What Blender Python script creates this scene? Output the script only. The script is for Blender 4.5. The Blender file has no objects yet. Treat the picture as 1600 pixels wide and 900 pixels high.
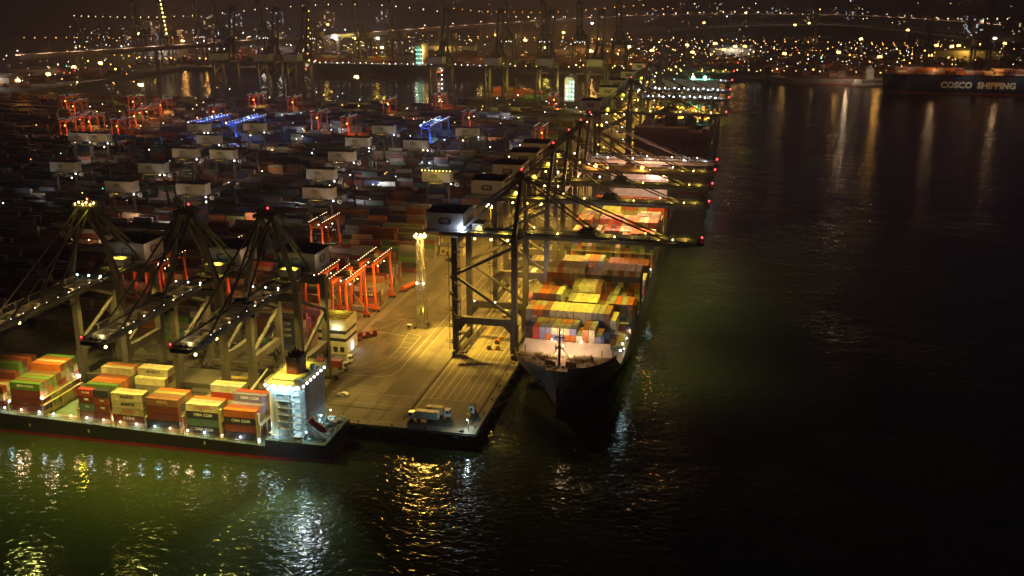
import bpy, math, random, colorsys
import numpy as np
from mathutils import Vector, Matrix, Euler
from mathutils.bvhtree import BVHTree
R = math.radians
random.seed(11)
S = bpy.context.scene
C = S.collection

# ------------------------------------------------------------------ camera, world, exposure
CAM_H = 160.0
cam_d = bpy.data.cameras.new('camera'); cam = bpy.data.objects.new('camera', cam_d); C.objects.link(cam)
cam_d.sensor_width = 36.0; cam_d.lens = 36.27; cam_d.clip_start = 1.0; cam_d.clip_end = 30000
cam.location = (0, 0, CAM_H); cam.rotation_euler = (R(90 - 16.81), 0, R(12.554))
S.camera = cam
W = bpy.data.worlds.new('World'); S.world = W; W.use_nodes = True
wn = W.node_tree; wn.nodes.clear()
wo = wn.nodes.new('ShaderNodeOutputWorld'); wb = wn.nodes.new('ShaderNodeBackground')
wt = wn.nodes.new('ShaderNodeTexCoord'); ws = wn.nodes.new('ShaderNodeSeparateXYZ'); wr = wn.nodes.new('ShaderNodeValToRGB')
wn.links.new(wt.outputs['Generated'], ws.inputs[0]); wn.links.new(ws.outputs['Z'], wr.inputs[0])
wr.color_ramp.elements[0].position = 0.0; wr.color_ramp.elements[0].color = (0.031, 0.021, 0.034, 1)
wr.color_ramp.elements[1].position = 0.55; wr.color_ramp.elements[1].color = (0.012, 0.008, 0.013, 1)
wn.links.new(wr.outputs[0], wb.inputs[0]); wb.inputs[1].default_value = 0.52
wn.links.new(wb.outputs[0], wo.inputs[0])
S.view_settings.view_transform = 'Standard'; S.view_settings.look = 'None'
S.view_settings.exposure = 0.0; S.view_settings.gamma = 1.0
cy = S.cycles
cy.use_denoising = True
try: cy.denoiser = 'OPENIMAGEDENOISE'
except Exception: pass
cy.max_bounces = 4; cy.diffuse_bounces = 2; cy.glossy_bounces = 2; cy.transmission_bounces = 2; cy.transparent_max_bounces = 4
cy.volume_bounces = 0
cy.sample_clamp_indirect = 2.0; cy.sample_clamp_direct = 40.0
cy.caustics_reflective = False; cy.caustics_refractive = False
cy.use_light_tree = True

# ------------------------------------------------------------------ helpers
CH = {}
def link(o, parent=None):
    C.objects.link(o)
    if parent is not None:
        o.parent = parent; CH.setdefault(parent.name, []).append(o)
    return o
def tag(o, label=None, cat=None, group=None, kind=None):
    if label: o['label'] = label
    if cat: o['category'] = cat
    if group: o['group'] = group
    if kind: o['kind'] = kind
    return o
def thing(name, label, cat, loc=(0, 0, 0), rz=0.0, group=None):
    o = bpy.data.objects.new(name, None); link(o); o.location = loc; o.rotation_euler = (0, 0, rz)
    o.empty_display_size = 0.5
    return tag(o, label, cat, group)
def copy_tree(o, parent=None):
    c = o.copy(); link(c, parent)
    for ch in CH.get(o.name, []): copy_tree(ch, c)
    return c
def dup(root, loc, rz, label, group=None, scale=None):
    c = copy_tree(root); c.location = loc; c.rotation_euler = (0, 0, rz); c['label'] = label
    if group: c['group'] = group
    if scale: c.scale = scale
    return c

MATS = {}
def M(name, rgb, rough=0.6, metal=0.0, var=0.25, scale=0.35, emit=None, es=0.0, bump=0.0, bscale=3.0):
    if name in MATS: return MATS[name]
    m = bpy.data.materials.new(name); m.use_nodes = True; nt = m.node_tree; b = nt.nodes['Principled BSDF']
    b.inputs['Base Color'].default_value = (*rgb, 1); b.inputs['Roughness'].default_value = rough; b.inputs['Metallic'].default_value = metal
    if var > 0:
        tc = nt.nodes.new('ShaderNodeTexCoord'); n = nt.nodes.new('ShaderNodeTexNoise'); n.inputs['Scale'].default_value = scale; n.inputs['Detail'].default_value = 5
        rp = nt.nodes.new('ShaderNodeValToRGB')
        rp.color_ramp.elements[0].position = 0.3; rp.color_ramp.elements[1].position = 0.7
        lo = 1 - var
        rp.color_ramp.elements[0].color = tuple(c * lo for c in rgb) + (1,); rp.color_ramp.elements[1].color = tuple(min(1, c * (1 + var * .5)) for c in rgb) + (1,)
        nt.links.new(tc.outputs['Object'], n.inputs['Vector']); nt.links.new(n.outputs[0], rp.inputs[0]); nt.links.new(rp.outputs[0], b.inputs['Base Color'])
    if emit:
        b.inputs['Emission Color'].default_value = (*emit, 1); b.inputs['Emission Strength'].default_value = es
        m.cycles.emission_sampling = 'NONE'
    MATS[name] = m
    return m

class MB:
    def __init__(s): s.v = []; s.f = []; s.m = []
    def add(s, vs, fs, mi=0):
        b = len(s.v); s.v += [tuple(v) for v in vs]; s.f += [tuple(b + i for i in f) for f in fs]; s.m += [mi] * len(fs); return s
    def box(s, x0, x1, y0, y1, z0, z1, mi=0):
        return s.add([(x0, y0, z0), (x1, y0, z0), (x1, y1, z0), (x0, y1, z0), (x0, y0, z1), (x1, y0, z1), (x1, y1, z1), (x0, y1, z1)],
                     [(3, 2, 1, 0), (4, 5, 6, 7), (0, 1, 5, 4), (1, 2, 6, 5), (2, 3, 7, 6), (3, 0, 4, 7)], mi)
    def bar(s, p, q, w, h=None, mi=0, w2=None, h2=None):
        p = Vector(p); q = Vector(q); h = h or w; w2 = w2 or w; h2 = h2 or h
        d = (q - p).normalized(); up = Vector((0, 0, 1)) if abs(d.z) < .95 else Vector((0, 1, 0))
        a = d.cross(up).normalized(); b = a.cross(d).normalized()
        vs = []
        for c, ww, hh in ((p, w, h), (q, w2, h2)):
            for sx, sy in ((-1, -1), (1, -1), (1, 1), (-1, 1)): vs.append(c + a * sx * ww / 2 + b * sy * hh / 2)
        return s.add(vs, [(3, 2, 1, 0), (4, 5, 6, 7), (0, 1, 5, 4), (1, 2, 6, 5), (2, 3, 7, 6), (3, 0, 4, 7)], mi)
    def cyl(s, p, q, r, n=8, mi=0, r2=None):
        p = Vector(p); q = Vector(q); r2 = r if r2 is None else r2
        d = (q - p).normalized(); up = Vector((0, 0, 1)) if abs(d.z) < .95 else Vector((0, 1, 0))
        a = d.cross(up).normalized(); b = a.cross(d).normalized(); vs = []
        for c, rr in ((p, r), (q, r2)):
            for i in range(n):
                t = 2 * math.pi * i / n; vs.append(c + a * math.cos(t) * rr + b * math.sin(t) * rr)
        fs = [tuple(range(n - 1, -1, -1)), tuple(range(n, 2 * n))] + [(i, (i + 1) % n, n + (i + 1) % n, n + i) for i in range(n)]
        return s.add(vs, fs, mi)
    def ball(s, c, r, mi=0, n=6, k=4):
        c = Vector(c); vs = [c + Vector((0, 0, r))]
        for j in range(1, k):
            ph = math.pi * j / k
            for i in range(n):
                t = 2 * math.pi * i / n; vs.append(c + Vector((math.sin(ph) * math.cos(t), math.sin(ph) * math.sin(t), math.cos(ph))) * r)
        vs.append(c - Vector((0, 0, r))); L = len(vs) - 1; fs = []
        for i in range(n): fs.append((0, 1 + i, 1 + (i + 1) % n))
        for j in range(k - 2):
            for i in range(n): fs.append((1 + j * n + i, 1 + (j + 1) * n + i, 1 + (j + 1) * n + (i + 1) % n, 1 + j * n + (i + 1) % n))
        o = 1 + (k - 2) * n
        for i in range(n): fs.append((o + i, L, o + (i + 1) % n))
        return s.add(vs, fs, mi)
    def prism(s, pts, z0, z1, mi=0):
        n = len(pts)
        vs = [(x, y, z0) for x, y in pts] + [(x, y, z1) for x, y in pts]
        fs = [tuple(range(n - 1, -1, -1)), tuple(range(n, 2 * n))] + [(i, (i + 1) % n, n + (i + 1) % n, n + i) for i in range(n)]
        return s.add(vs, fs, mi)
    def rail(s, pts, h=1.1, step=2.5, r=.05, mi=0):
        for a, b in zip(pts[:-1], pts[1:]):
            a = Vector(a); b = Vector(b); L = (b - a).length; n = max(1, int(L / step))
            for hh in (h, h * .5): s.bar(a + Vector((0, 0, hh)), b + Vector((0, 0, hh)), r * 1.6, mi=mi)
            for i in range(n + 1):
                p = a.lerp(b, i / n); s.bar(p, p + Vector((0, 0, h)), r * 1.6, mi=mi)
        return s
    def mesh(s, name, mats):
        me = bpy.data.meshes.new(name); me.from_pydata(s.v, [], s.f); me.update()
        for m in (mats if isinstance(mats, (list, tuple)) else [mats]): me.materials.append(m)
        if any(s.m): me.polygons.foreach_set('material_index', s.m)
        return me
    def build(s, name, mats, parent=None, loc=None, rz=None):
        o = bpy.data.objects.new(name, s.mesh(name, mats)); link(o, parent)
        if loc: o.location = loc
        if rz is not None: o.rotation_euler = (0, 0, rz)
        return o
def inst(name, me, parent=None, loc=(0, 0, 0), rot=(0, 0, 0), scale=None):
    o = bpy.data.objects.new(name, me); link(o, parent); o.location = loc; o.rotation_euler = rot
    if scale: o.scale = scale
    return o
_txt = {}
def text_mesh(t, size, mat, depth=0.03, bold=0.0):
    k = (t, size, mat.name)
    if k in _txt: return _txt[k]
    cu = bpy.data.curves.new('lettering', 'FONT'); cu.body = t; cu.size = size; cu.align_x = 'CENTER'; cu.align_y = 'CENTER'; cu.extrude = depth; cu.offset = bold
    cu.resolution_u = 2
    o = bpy.data.objects.new('lettering', cu); C.objects.link(o)
    me = bpy.data.meshes.new_from_object(o.evaluated_get(bpy.context.evaluated_depsgraph_get()))
    C.objects.unlink(o); bpy.data.objects.remove(o)
    me.materials.clear(); me.materials.append(mat); _txt[k] = me
    return me
FACE = {'-y': (R(90), 0, 0), '+x': (R(90), 0, R(90)), '-x': (R(90), 0, R(-90)), '+y': (R(90), 0, R(180))}
def lettering(t, size, mat, parent, loc, face, bold=0.03):
    return inst('lettering', text_mesh(t, size, mat, bold=bold), parent, loc, FACE[face])

NL = [0]
def point(loc, P, col, r=0.5, parent=None):
    d = bpy.data.lights.new('lamp_light', 'POINT'); d.energy = P; d.color = col; d.shadow_soft_size = r
    o = bpy.data.objects.new('lamp_light', d); link(o, parent); o.location = loc; NL[0] += 1
    return o
def spot(loc, tgt, P, col, ang=70, blend=0.6, r=0.6):
    d = bpy.data.lights.new('flood_light', 'SPOT'); d.energy = P; d.color = col; d.shadow_soft_size = r; d.spot_size = R(ang); d.spot_blend = blend
    o = bpy.data.objects.new('flood_light', d); link(o); o.location = loc
    o.rotation_euler = (Vector(tgt) - Vector(loc)).to_track_quat('-Z', 'Y').to_euler(); NL[0] += 1
    return o
SOD = (1.0, 0.58, 0.08); YEL = (1.0, 0.78, 0.07); WARM = (1.0, 0.66, 0.38); WHT = (0.86, 0.93, 1.0); CYA = (0.55, 0.93, 1.0); ORA = (1.0, 0.36, 0.06); BLU = (0.2, 0.35, 1.0)
def E(name, rgb, s): return M('lamp_' + name, (0.3, 0.3, 0.3), emit=rgb, es=s, var=0)
E_yel = E('yellow', (1.0, 0.70, 0.16), 14); E_white = E('white', (0.85, 0.93, 1.0), 14); E_warm = E('warm', (1.0, 0.72, 0.36), 16); E_red = E('red', (1.0, 0.04, 0.05), 6)
E_cyan = E('cyan', (0.6, 0.95, 1.0), 12); E_green = E('green', (0.1, 1.0, 0.55), 10); E_ora = E('orange', (1.0, 0.42, 0.08), 14); E_blue = E('blue', (0.30, 0.42, 1.0), 7)
E_dim = E('dim_white', (0.9, 0.85, 0.75), 3)
_lm = {}
def lamp(parent, loc, r, mat, name='lamp'):
    k = (round(r, 2), mat.name)
    if k not in _lm: _lm[k] = MB().ball((0, 0, 0), r).mesh('lamp', mat)
    return inst(name, _lm[k], parent, loc)
ORD = ['zeroth', 'first', 'second', 'third', 'fourth', 'fifth', 'sixth', 'seventh', 'eighth', 'ninth', 'tenth', 'eleventh', 'twelfth', 'thirteenth', 'fourteenth', 'fifteenth', 'sixteenth', 'seventeenth', 'eighteenth', 'nineteenth', 'twentieth', 'twenty-first', 'twenty-second', 'twenty-third', 'twenty-fourth', 'twenty-fifth', 'twenty-sixth', 'twenty-seventh', 'twenty-eighth', 'twenty-ninth', 'thirtieth']
def ordn(i): return ORD[i] if i < len(ORD) else str(i) + 'th'

# ------------------------------------------------------------------ setting: water, quay, markings, far land
QZ = 5.0
m_water = bpy.data.materials.new('harbour_water'); m_water.use_nodes = True
nt = m_water.node_tree; b = nt.nodes['Principled BSDF']
b.inputs['Base Color'].default_value = (0.022, 0.032, 0.009, 1); b.inputs['Roughness'].default_value = 0.08; b.inputs['IOR'].default_value = 1.33
tc = nt.nodes.new('ShaderNodeTexCoord'); mp = nt.nodes.new('ShaderNodeMapping'); mp.inputs['Scale'].default_value = (1.0, 1.35, 1.0); mp.inputs['Rotation'].default_value = (0, 0, R(20))
n1 = nt.nodes.new('ShaderNodeTexNoise'); n1.inputs['Scale'].default_value = 0.30; n1.inputs['Detail'].default_value = 2.5; n1.inputs['Roughness'].default_value = 0.5; n1.inputs['Distortion'].default_value = 0.8
n2 = nt.nodes.new('ShaderNodeTexNoise'); n2.inputs['Scale'].default_value = 0.045; n2.inputs['Detail'].default_value = 2
mx = nt.nodes.new('ShaderNodeMath'); mx.operation = 'MULTIPLY_ADD'; mx.inputs[1].default_value = 2.0
bp = nt.nodes.new('ShaderNodeBump'); bp.inputs['Strength'].default_value = 1.0; bp.inputs['Distance'].default_value = 0.46
nt.links.new(tc.outputs['Object'], mp.inputs[0]); nt.links.new(mp.outputs[0], n1.inputs[0]); nt.links.new(mp.outputs[0], n2.inputs[0])
n3 = nt.nodes.new('ShaderNodeTexNoise'); n3.inputs['Scale'].default_value = 0.012; n3.inputs['Detail'].default_value = 3
r3 = nt.nodes.new('ShaderNodeMapRange'); r3.inputs[1].default_value = .35; r3.inputs[2].default_value = .65; r3.inputs[3].default_value = .35; r3.inputs[4].default_value = 1.0
nt.links.new(tc.outputs['Object'], n3.inputs[0]); nt.links.new(n3.outputs[0], r3.inputs[0]); nt.links.new(r3.outputs[0], bp.inputs['Strength'])
nt.links.new(n2.outputs[0], mx.inputs[0]); nt.links.new(n1.outputs[0], mx.inputs[2]); nt.links.new(mx.outputs[0], bp.inputs['Height']); nt.links.new(bp.outputs[0], b.inputs['Normal'])
w = MB(); w.add([(-6000, -300, 0), (6000, -300, 0), (6000, 2200, 0), (-6000, 2200, 0)], [(0, 1, 2, 3)])
tag(w.build('water', m_water), kind='structure')

def asphalt(name, c0, c1, stain=(0.018, 0.015, 0.012)):
    m = bpy.data.materials.new(name); m.use_nodes = True; nt = m.node_tree; b = nt.nodes['Principled BSDF']; b.inputs['Roughness'].default_value = 0.75
    tc = nt.nodes.new('ShaderNodeTexCoord')
    na = nt.nodes.new('ShaderNodeTexNoise'); na.inputs['Scale'].default_value = 0.05; na.inputs['Detail'].default_value = 7; na.inputs['Roughness'].default_value = .65
    ra = nt.nodes.new('ShaderNodeValToRGB'); ra.color_ramp.elements[0].position = .35; ra.color_ramp.elements[1].position = .68
    ra.color_ramp.elements[0].color = (*c0, 1); ra.color_ramp.elements[1].color = (*c1, 1)
    mpg = nt.nodes.new('ShaderNodeMapping'); mpg.inputs['Scale'].default_value = (1.2, 0.035, 1)
    nb = nt.nodes.new('ShaderNodeTexNoise'); nb.inputs['Scale'].default_value = 0.5; nb.inputs['Detail'].default_value = 4
    rb = nt.nodes.new('ShaderNodeValToRGB'); rb.color_ramp.elements[0].position = .52; rb.color_ramp.elements[1].position = .72
    rb.color_ramp.elements[0].color = (0, 0, 0, 1); rb.color_ramp.elements[1].color = (.8, .8, .8, 1)
    mix = nt.nodes.new('ShaderNodeMixRGB'); mix.inputs[2].default_value = (*stain, 1)
    nt.links.new(tc.outputs['Object'], na.inputs[0]); nt.links.new(tc.outputs['Object'], mpg.inputs[0]); nt.links.new(mpg.outputs[0], nb.inputs[0])
    nt.links.new(na.outputs[0], ra.inputs[0]); nt.links.new(nb.outputs[0], rb.inputs[0]); nt.links.new(rb.outputs[0], mix.inputs[0]); nt.links.new(ra.outputs[0], mix.inputs[1])
    nt.links.new(mix.outputs[0], b.inputs['Base Color'])
    return m
m_asph = asphalt('worn_asphalt', (0.055, 0.046, 0.036), (0.15, 0.127, 0.10))
m_conc = M('quay_concrete', (0.17, 0.155, 0.13), .8, var=.35, scale=.2)
m_wall = M('quay_wall', (0.05, 0.048, 0.045), .9, var=.5, scale=.4)
g = MB()
g.box(-1500, -85.3, 323.0, 1262, -3, QZ)
tag(g.build('quay_ground', m_asph), kind='structure')
g = MB()   # concrete cope along both quays, a sheet above the ground
z = QZ + .006
g.add([(-1500, 323.0, z), (-85.3, 323.0, z), (-89.2, 327.2, z), (-1500, 327.2, z)], [(0, 1, 2, 3)])
g.add([(-85.3, 323.0, z), (-85.3, 1262, z), (-89.2, 1262, z), (-89.2, 327.2, z)], [(0, 1, 2, 3)])
tag(g.build('quay_cope', m_conc), kind='structure')
g = MB()
g.box(-1500, -85.2, 322.4, 322.997, -3, 4.6); g.box(-85.297, -84.8, 323, 1262, -3, 4.6)
tag(g.build('quay_wall', m_wall), kind='structure')
m_rub = M('fender_rubber', (0.015, 0.015, 0.015), .8)
# landward yard surface, repair patches
m_dark = asphalt('dark_patch', (0.03, 0.027, 0.022), (0.055, 0.048, 0.04)); m_pale = asphalt('pale_yard_concrete', (0.13, 0.115, 0.10), (0.2, 0.18, 0.16))
g = MB(); z = QZ + .004
def sheet(mb, pts, z): mb.add([(x, y, z) for x, y in pts], [tuple(range(len(pts)))])
sheet(g, [(-1200, 383), (-160.5, 383), (-160.5, 1255), (-1200, 1255)], z)
tag(g.build('yard_paving', m_pale), kind='structure')
g = MB(); sheet(g, [(-144.5, 392), (-133.0, 392), (-132.6, 420), (-144.5, 426)], QZ + .006); sheet(g, [(-129.5, 352.6), (-117.5, 352.6), (-117.5, 380), (-125, 380)], QZ + .006)
tag(g.build('asphalt_patch', m_dark), kind='structure')
g = MB(); random.seed(14)
for i in range(26):
    x = random.uniform(-158, -118); y = random.uniform(335, 470); a_ = random.uniform(1.2, 5); b_ = random.uniform(1.5, 9)
    if 376 < y < 404 and x < -150: continue
    sheet(g, [(x - a_, y - b_), (x + a_, y - b_), (x + a_, y + b_), (x - a_, y + b_)], QZ + .008 + i * .00005)
for k in range(30): sheet(g, [(-117, 352 + k * 15), (-89.4, 352 + k * 15), (-89.4, 352.16 + k * 15), (-117, 352.16 + k * 15)], QZ + .0085)
tag(g.build('patched_seams', asphalt('seam_patch', (0.04, 0.034, 0.027), (0.085, 0.072, 0.057))), kind='structure')
# painted markings
m_paint = M('worn_white_paint', (0.36, 0.33, 0.26), .7, var=.5, scale=.8); m_ypaint = M('worn_yellow_paint', (0.40, 0.27, 0.04), .7, var=.5, scale=.8)
m_rail = M('rail_steel', (0.035, 0.03, 0.026), .95, var=.4)
g = MB(); gy = MB(); gr = MB(); z = QZ + .014
def line(mb, p, q, w, zz=None):
    p = Vector((*p, 0)); q = Vector((*q, 0)); d = (q - p).normalized(); n = Vector((-d.y, d.x, 0)) * w / 2
    mb.add([(p + n)[:2] + (zz or z,), (p - n)[:2] + (zz or z,), (q - n)[:2] + (zz or z,), (q + n)[:2] + (zz or z,)], [(3, 2, 1, 0)])
for x in (-110.3, -103.8, -100.4, -97.3, -94.2, -91.6): line(g, (x, 351.2), (x, 1240), .28)
for x in (-107.3, -106.6): line(gy, (x, 351.2), (x, 1240), .26)
line(g, (-112.9, 333), (-112.9, 1240), .34)
line(g, (-117.1, 351.2), (-89.5, 351.2), .3, z + .006)
line(g, (-150, 341.5), (-113.2, 341.0), .22); line(g, (-150, 349.3), (-117.3, 350.6), .22)
line(g, (-131.4, 384), (-131.4, 1240), .34); line(g, (-127.6, 392), (-127.6, 1240), .26)
cv = [(-171, 367.6), (-156, 367.6), (-142, 367.9), (-136, 368.6), (-133, 370.2), (-131.4, 374.5), (-131.2, 384)]
for p, q in zip(cv[:-1], cv[1:]): line(g, p, q, .34)
line(g, (-156.7, 420.3), (-142.5, 417.6), .45); line(g, (-156.5, 424.3), (-149.3, 444), .32); line(g, (-156, 446), (-146, 444.5), .32)
# hatched ladder
a = [(-142.2, 421.8), (-139.9, 404), (-139.9, 386.8), (-141.9, 380.5), (-146, 376.2), (-152.2, 372.6)]; bb = [(-135.1, 418.5), (-134.9, 402), (-134.7, 388), (-136.3, 379), (-141, 373), (-150, 370.2)]
for L in (a, bb):
    for p, q in zip(L[:-1], L[1:]): line(g, p, q, .26)
def along(L, t):
    t *= len(L) - 1; i = min(int(t), len(L) - 2); f = t - i
    return (L[i][0] * (1 - f) + L[i + 1][0] * f, L[i][1] * (1 - f) + L[i + 1][1] * f)
for i in range(13): line(g, along(a, i / 14), along(bb, max(0, i / 14 - .03)), .22, z + .006)
for y in (430, 470, 520, 580, 640, 700): line(g, (-147.5, y), (-147.5, y + 5), .3)
for y in range(376, 1240, 32): line(g, (-1000, y), (-166, y), .3)
tag(g.build('painted_lines', m_paint), kind='structure'); tag(gy.build('yellow_lines', m_ypaint), kind='structure')
for x in (-88.6, -114.2): gr.box(x - .5, x + .5, 330, 1245, QZ, QZ + .025)
for y in (337.0, 361.5): gr.box(-1000, -121 if y < 350 else -150, y - .45, y + .45, QZ, QZ + .03)
tag(gr.build('crane_rails', m_rail), kind='structure')
# land beyond the channel and hills
def far_z(x, y):
    if y < 2500: return 4.5
    t = y - 2500
    h = 70 * (1 - math.exp(-t / 2600)) * (0.55 + 0.45 * math.sin(x * .0011 + 1.2) * math.cos(y * .0007)) + 22 * math.sin(x * .004 + y * .002) * min(1, t / 1500)
    return 4.5 + max(0, h) * (1.5 if x < -400 else .8)
m_land = asphalt('far_ground', (0.03, 0.027, 0.025), (0.07, 0.062, 0.055)); m_hill = M('dark_hillside', (0.02, 0.028, 0.014), .95, var=.5, scale=.01)
fl = MB(); fl.box(-6000, 6000, 1712, 2520, -3, 4.5); fl.box(-6000, -985, 1255, 1712, -3, 4.6)
tag(fl.build('far_land', m_land), kind='structure')
hv = MB(); NX, NY = 60, 40
xs = [-7000 + 14000 * i / NX for i in range(NX + 1)]; ys = [2500 + 9500 * (j / NY) ** 1.4 for j in range(NY + 1)]
hv.add([(x, y, far_z(x, y) - (0.3 if y < 2510 else 0)) for y in ys for x in xs], [(j * (NX + 1) + i, j * (NX + 1) + i + 1, (j + 1) * (NX + 1) + i + 1, (j + 1) * (NX + 1) + i) for j in range(NY) for i in range(NX)])
tag(hv.build('hills', m_hill), kind='structure')
# ------------------------------------------------------------------ crane materials
m_steel = M('crane_grey_paint', (0.085, 0.078, 0.072), .55, var=.35, scale=.15)
m_steel_d = M('crane_dark_paint', (0.06, 0.055, 0.055), .6, var=.35, scale=.15)  # dark steel parts; on upper crane frames the tone stands in for shade
m_boom = M('boom_paint', (.13, .12, .105), .55, var=.3, scale=.2)
m_walk = M('galvanised_walkway', (0.30, 0.28, 0.24), .6, var=.35, scale=.3)
m_blackst = M('black_steel', (0.02, 0.02, 0.022), .5, var=.3)
m_house = M('pale_house_paint', (0.42, 0.40, 0.37), .6, var=.22, scale=.2)
m_roof = M('house_roof', (0.12, 0.11, 0.105), .8, var=.35)
m_logo = M('logo_dark', (0.05, 0.04, 0.05), .6, var=0)
m_logow = M('logo_white', (0.75, 0.75, 0.72), .6, var=0)
m_glass = M('cab_glass', (0.02, 0.025, 0.03), .08, var=0)
m_orange = M('orange_crane_paint', (0.62, 0.115, 0.018), .5, var=.3, scale=.25)
m_redp = M('red_crane_paint', (0.42, 0.065, 0.035), .5, var=.3, scale=.25)
m_bluep = M('blue_crane_paint', (0.06, 0.12, 0.45), .5, var=.3, scale=.25)
m_tyre = M('tyre', (0.02, 0.02, 0.02), .85, var=.2)
m_yelp = M('yellow_paint', (0.6, 0.38, 0.03), .5, var=.3)
m_lat = M('galvanised_lattice', (0.17, 0.16, 0.14), .5, metal=.2, var=.25)

def logo_panel(parent, loc, face, wdt=4.6, txt='HIT', plate=False):
    """dark rounded outline with letters"""
    mb = MB(); h = wdt * .52; t = wdt * .07; c = wdt * .13
    def ring(k):
        x, y = wdt / 2 - k, h / 2 - k
        return [(-x + c, -y), (x - c, -y), (x, -y + c), (x, y - c), (x - c, y), (-x + c, y), (-x, y - c), (-x, -y + c)]
    o = ring(0); i = ring(t)
    vs = [(x, y, .03) for x, y in o] + [(x, y, .03) for x, y in i] + [(x, y, -.03) for x, y in o] + [(x, y, -.03) for x, y in i]
    fs = []
    for k in range(8):
        n = (k + 1) % 8; fs += [(k, n, 8 + n, 8 + k), (16 + k, 16 + n, n, k), (8 + k, 8 + n, 24 + n, 24 + k)]
    mb.add(vs, fs)
    if plate: mb.add([(x, y, .01) for x, y in i], [tuple(range(8))])
    lg = inst('logo', mb.mesh('logo', m_logo), parent, loc, FACE[face])
    inst('lettering', text_mesh(txt, wdt * .36, m_house if plate else m_logo, bold=.05), lg, (0, 0, .05 if plate else 0))
    return lg

def down(loc, P, col, ang=125):
    return spot(loc, (loc[0], loc[1] + .01, loc[2] - 10), P, col, ang, .8, .3)
def make_sts(name, label, cat, group, zg=42.0, gauge=24.5, s=10.0, out=66.0, back=14.0, apex=73.0, raised=False, text=None, detail=True, steel=None, house=(14, 16, 8), logo_faces=('-x', '-y')):
    st = steel or m_steel
    t = thing(name, label, cat, group=group)
    g = gauge; lw = 2.35
    for sx in (-1, 1):
        x = sx * s
        MB().bar((x, 0, 1.5), (x, 0, zg + 3), lw, lw).bar((x, -.05, 1.4), (x, -.05, 14), lw * 1.05, lw * 1.35).build('leg', st, t)
        MB().bar((x, g, 1.5), (x, g, zg + 2), lw, lw).build('leg', st, t)
        pb = MB().bar((x, lw / 2, 15), (x, g - lw / 2, 15), 2.0, 3.0)
        for yy, d in ((lw / 2, 1), (g - lw / 2, -1)):
            pb.add([(x - .6, yy, 13.9), (x + .6, yy, 13.9), (x + .6, yy + d * 4, 13.9), (x - .6, yy + d * 4, 13.9), (x - .6, yy, 9.5), (x + .6, yy, 9.5)],
                   [(0, 1, 2, 3), (4, 0, 3), (1, 5, 2), (4, 5, 1, 0), (3, 2, 5, 4)])
        pb.build('portal_beam', st, t)
        zm = zg * .72
        MB().cyl((x, g - .9, zm), (x, .9, zg - 1.5), .75).cyl((x, g - .9, zm - 1.6), (x, .9, 17.5), .75).build('brace', st, t)
    for yy in (0, g):
        MB().bar((-s + lw / 2, yy, 3.2), (s - lw / 2, yy, 3.2), 1.4, 2.0).build('sill_beam', st, t)
        MB().bar((-s + lw / 2, yy, zg - .2), (s - lw / 2, yy, zg - .2), 1.8, 2.6).build('crossbeam', m_steel_d, t)
        for sx in (-1, 1):
            bg = MB()
            bg.box(sx * s - 4.4, sx * s + 4.4, yy - .45, yy + .45, 1.0, 1.9)
            for k in range(4):
                xx = sx * s - 3.6 + k * 2.4
                bg.box(xx - 1.0, xx + 1.0, yy - .7, yy + .7, .55, 1.1); bg.cyl((xx - .5, yy - .3, .35), (xx - .5, yy + .3, .35), .33, 8); bg.cyl((xx + .5, yy - .3, .35), (xx + .5, yy + .3, .35), .33, 8)
            bg.build('bogie', m_steel_d, t)
    # bridge girders (fixed) and boom (hinged)
    z0 = zg + 1.2
    br = MB()
    for x in (-3.2, 3.2): br.bar((x, -2, z0 + .7), (x, g + back, z0 + .7), 1.3, 2.6)
    for k in range(5):
        yy = 2 + k * (g + back - 3) / 4; br.bar((-2.7, yy, z0 + 1), (2.7, yy, z0 + 1), .5, 1.0)
    br.build('bridge_girder', m_steel_d, t)  # shade put into the girder colour as well
    wk = MB()
    for x in (-4.6, 4.6):
        wk.box(x - .8, x + .8, -1.5, g + back, z0 + 1.5, z0 + 1.6)
        wk.rail([(x * 1.17, -1.5, z0 + 1.6), (x * 1.17, g + back, z0 + 1.6)], 1.1, 3.5, .05)
    wk.build('walkway', m_walk, t)
    bm = MB(); L = out
    for x in (-3.2, 3.2): bm.bar((x, 0, .75), (x, -L, .75), 1.3, 2.5)
    n = 9
    for k in range(n + 1):
        yy = -1 - (L - 2) * k / n; bm.bar((-2.7, yy, 1.2), (2.7, yy, 1.2), .45, .8)
    bm.box(-4.6, 4.6, -L - 3.4, -L, .2, 1.9)
    bm.prism([(-4.6, -L - 3.4), (-3.0, -L - 6.0), (3.0, -L - 6.0), (4.6, -L - 3.4)], .4, 1.7)
    for k in range(3): bm.bar((-2 + 2 * k, -L - 4.5, 1.7), (-2 + 2 * k, -L - 4.5, 2.9), .35)
    boom = bm.build('boom', m_boom, t, loc=(0, -2.3, z0))
    bw = MB()
    for x in (-4.5, 4.5):
        bw.box(x - .75, x + .75, -L, -.5, 1.3, 1.4); bw.rail([(x * 1.16, -.5, 1.4), (x * 1.16, -L, 1.4)], 1.1, 3.5, .05)
    # festoon posts along the boom
    for k in range(8): bw.bar((-3.2, -4 - k * L / 8.2, 2), (-3.2, -4 - k * L / 8.2, 4.2), .22)
    bw.bar((-3.2, -3, 4.1), (-3.2, -L + 3, 4.1), .2)
    bw.build('walkway', m_walk, boom)
    # trolley and cab
    tr = MB(); ty = -L * .42 if not raised else 8
    tr.box(-3.4, 3.4, -3.6, 3.6, 2.2, 3.5); tr.box(-2.0, 2.0, -2.4, 2.4, 3.5, 4.8); tr.box(-4, 4, -2.9, -2.4, 3.5, 4.3)
    tr.build('trolley', m_steel_d, t, loc=(0, ty, z0))
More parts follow.
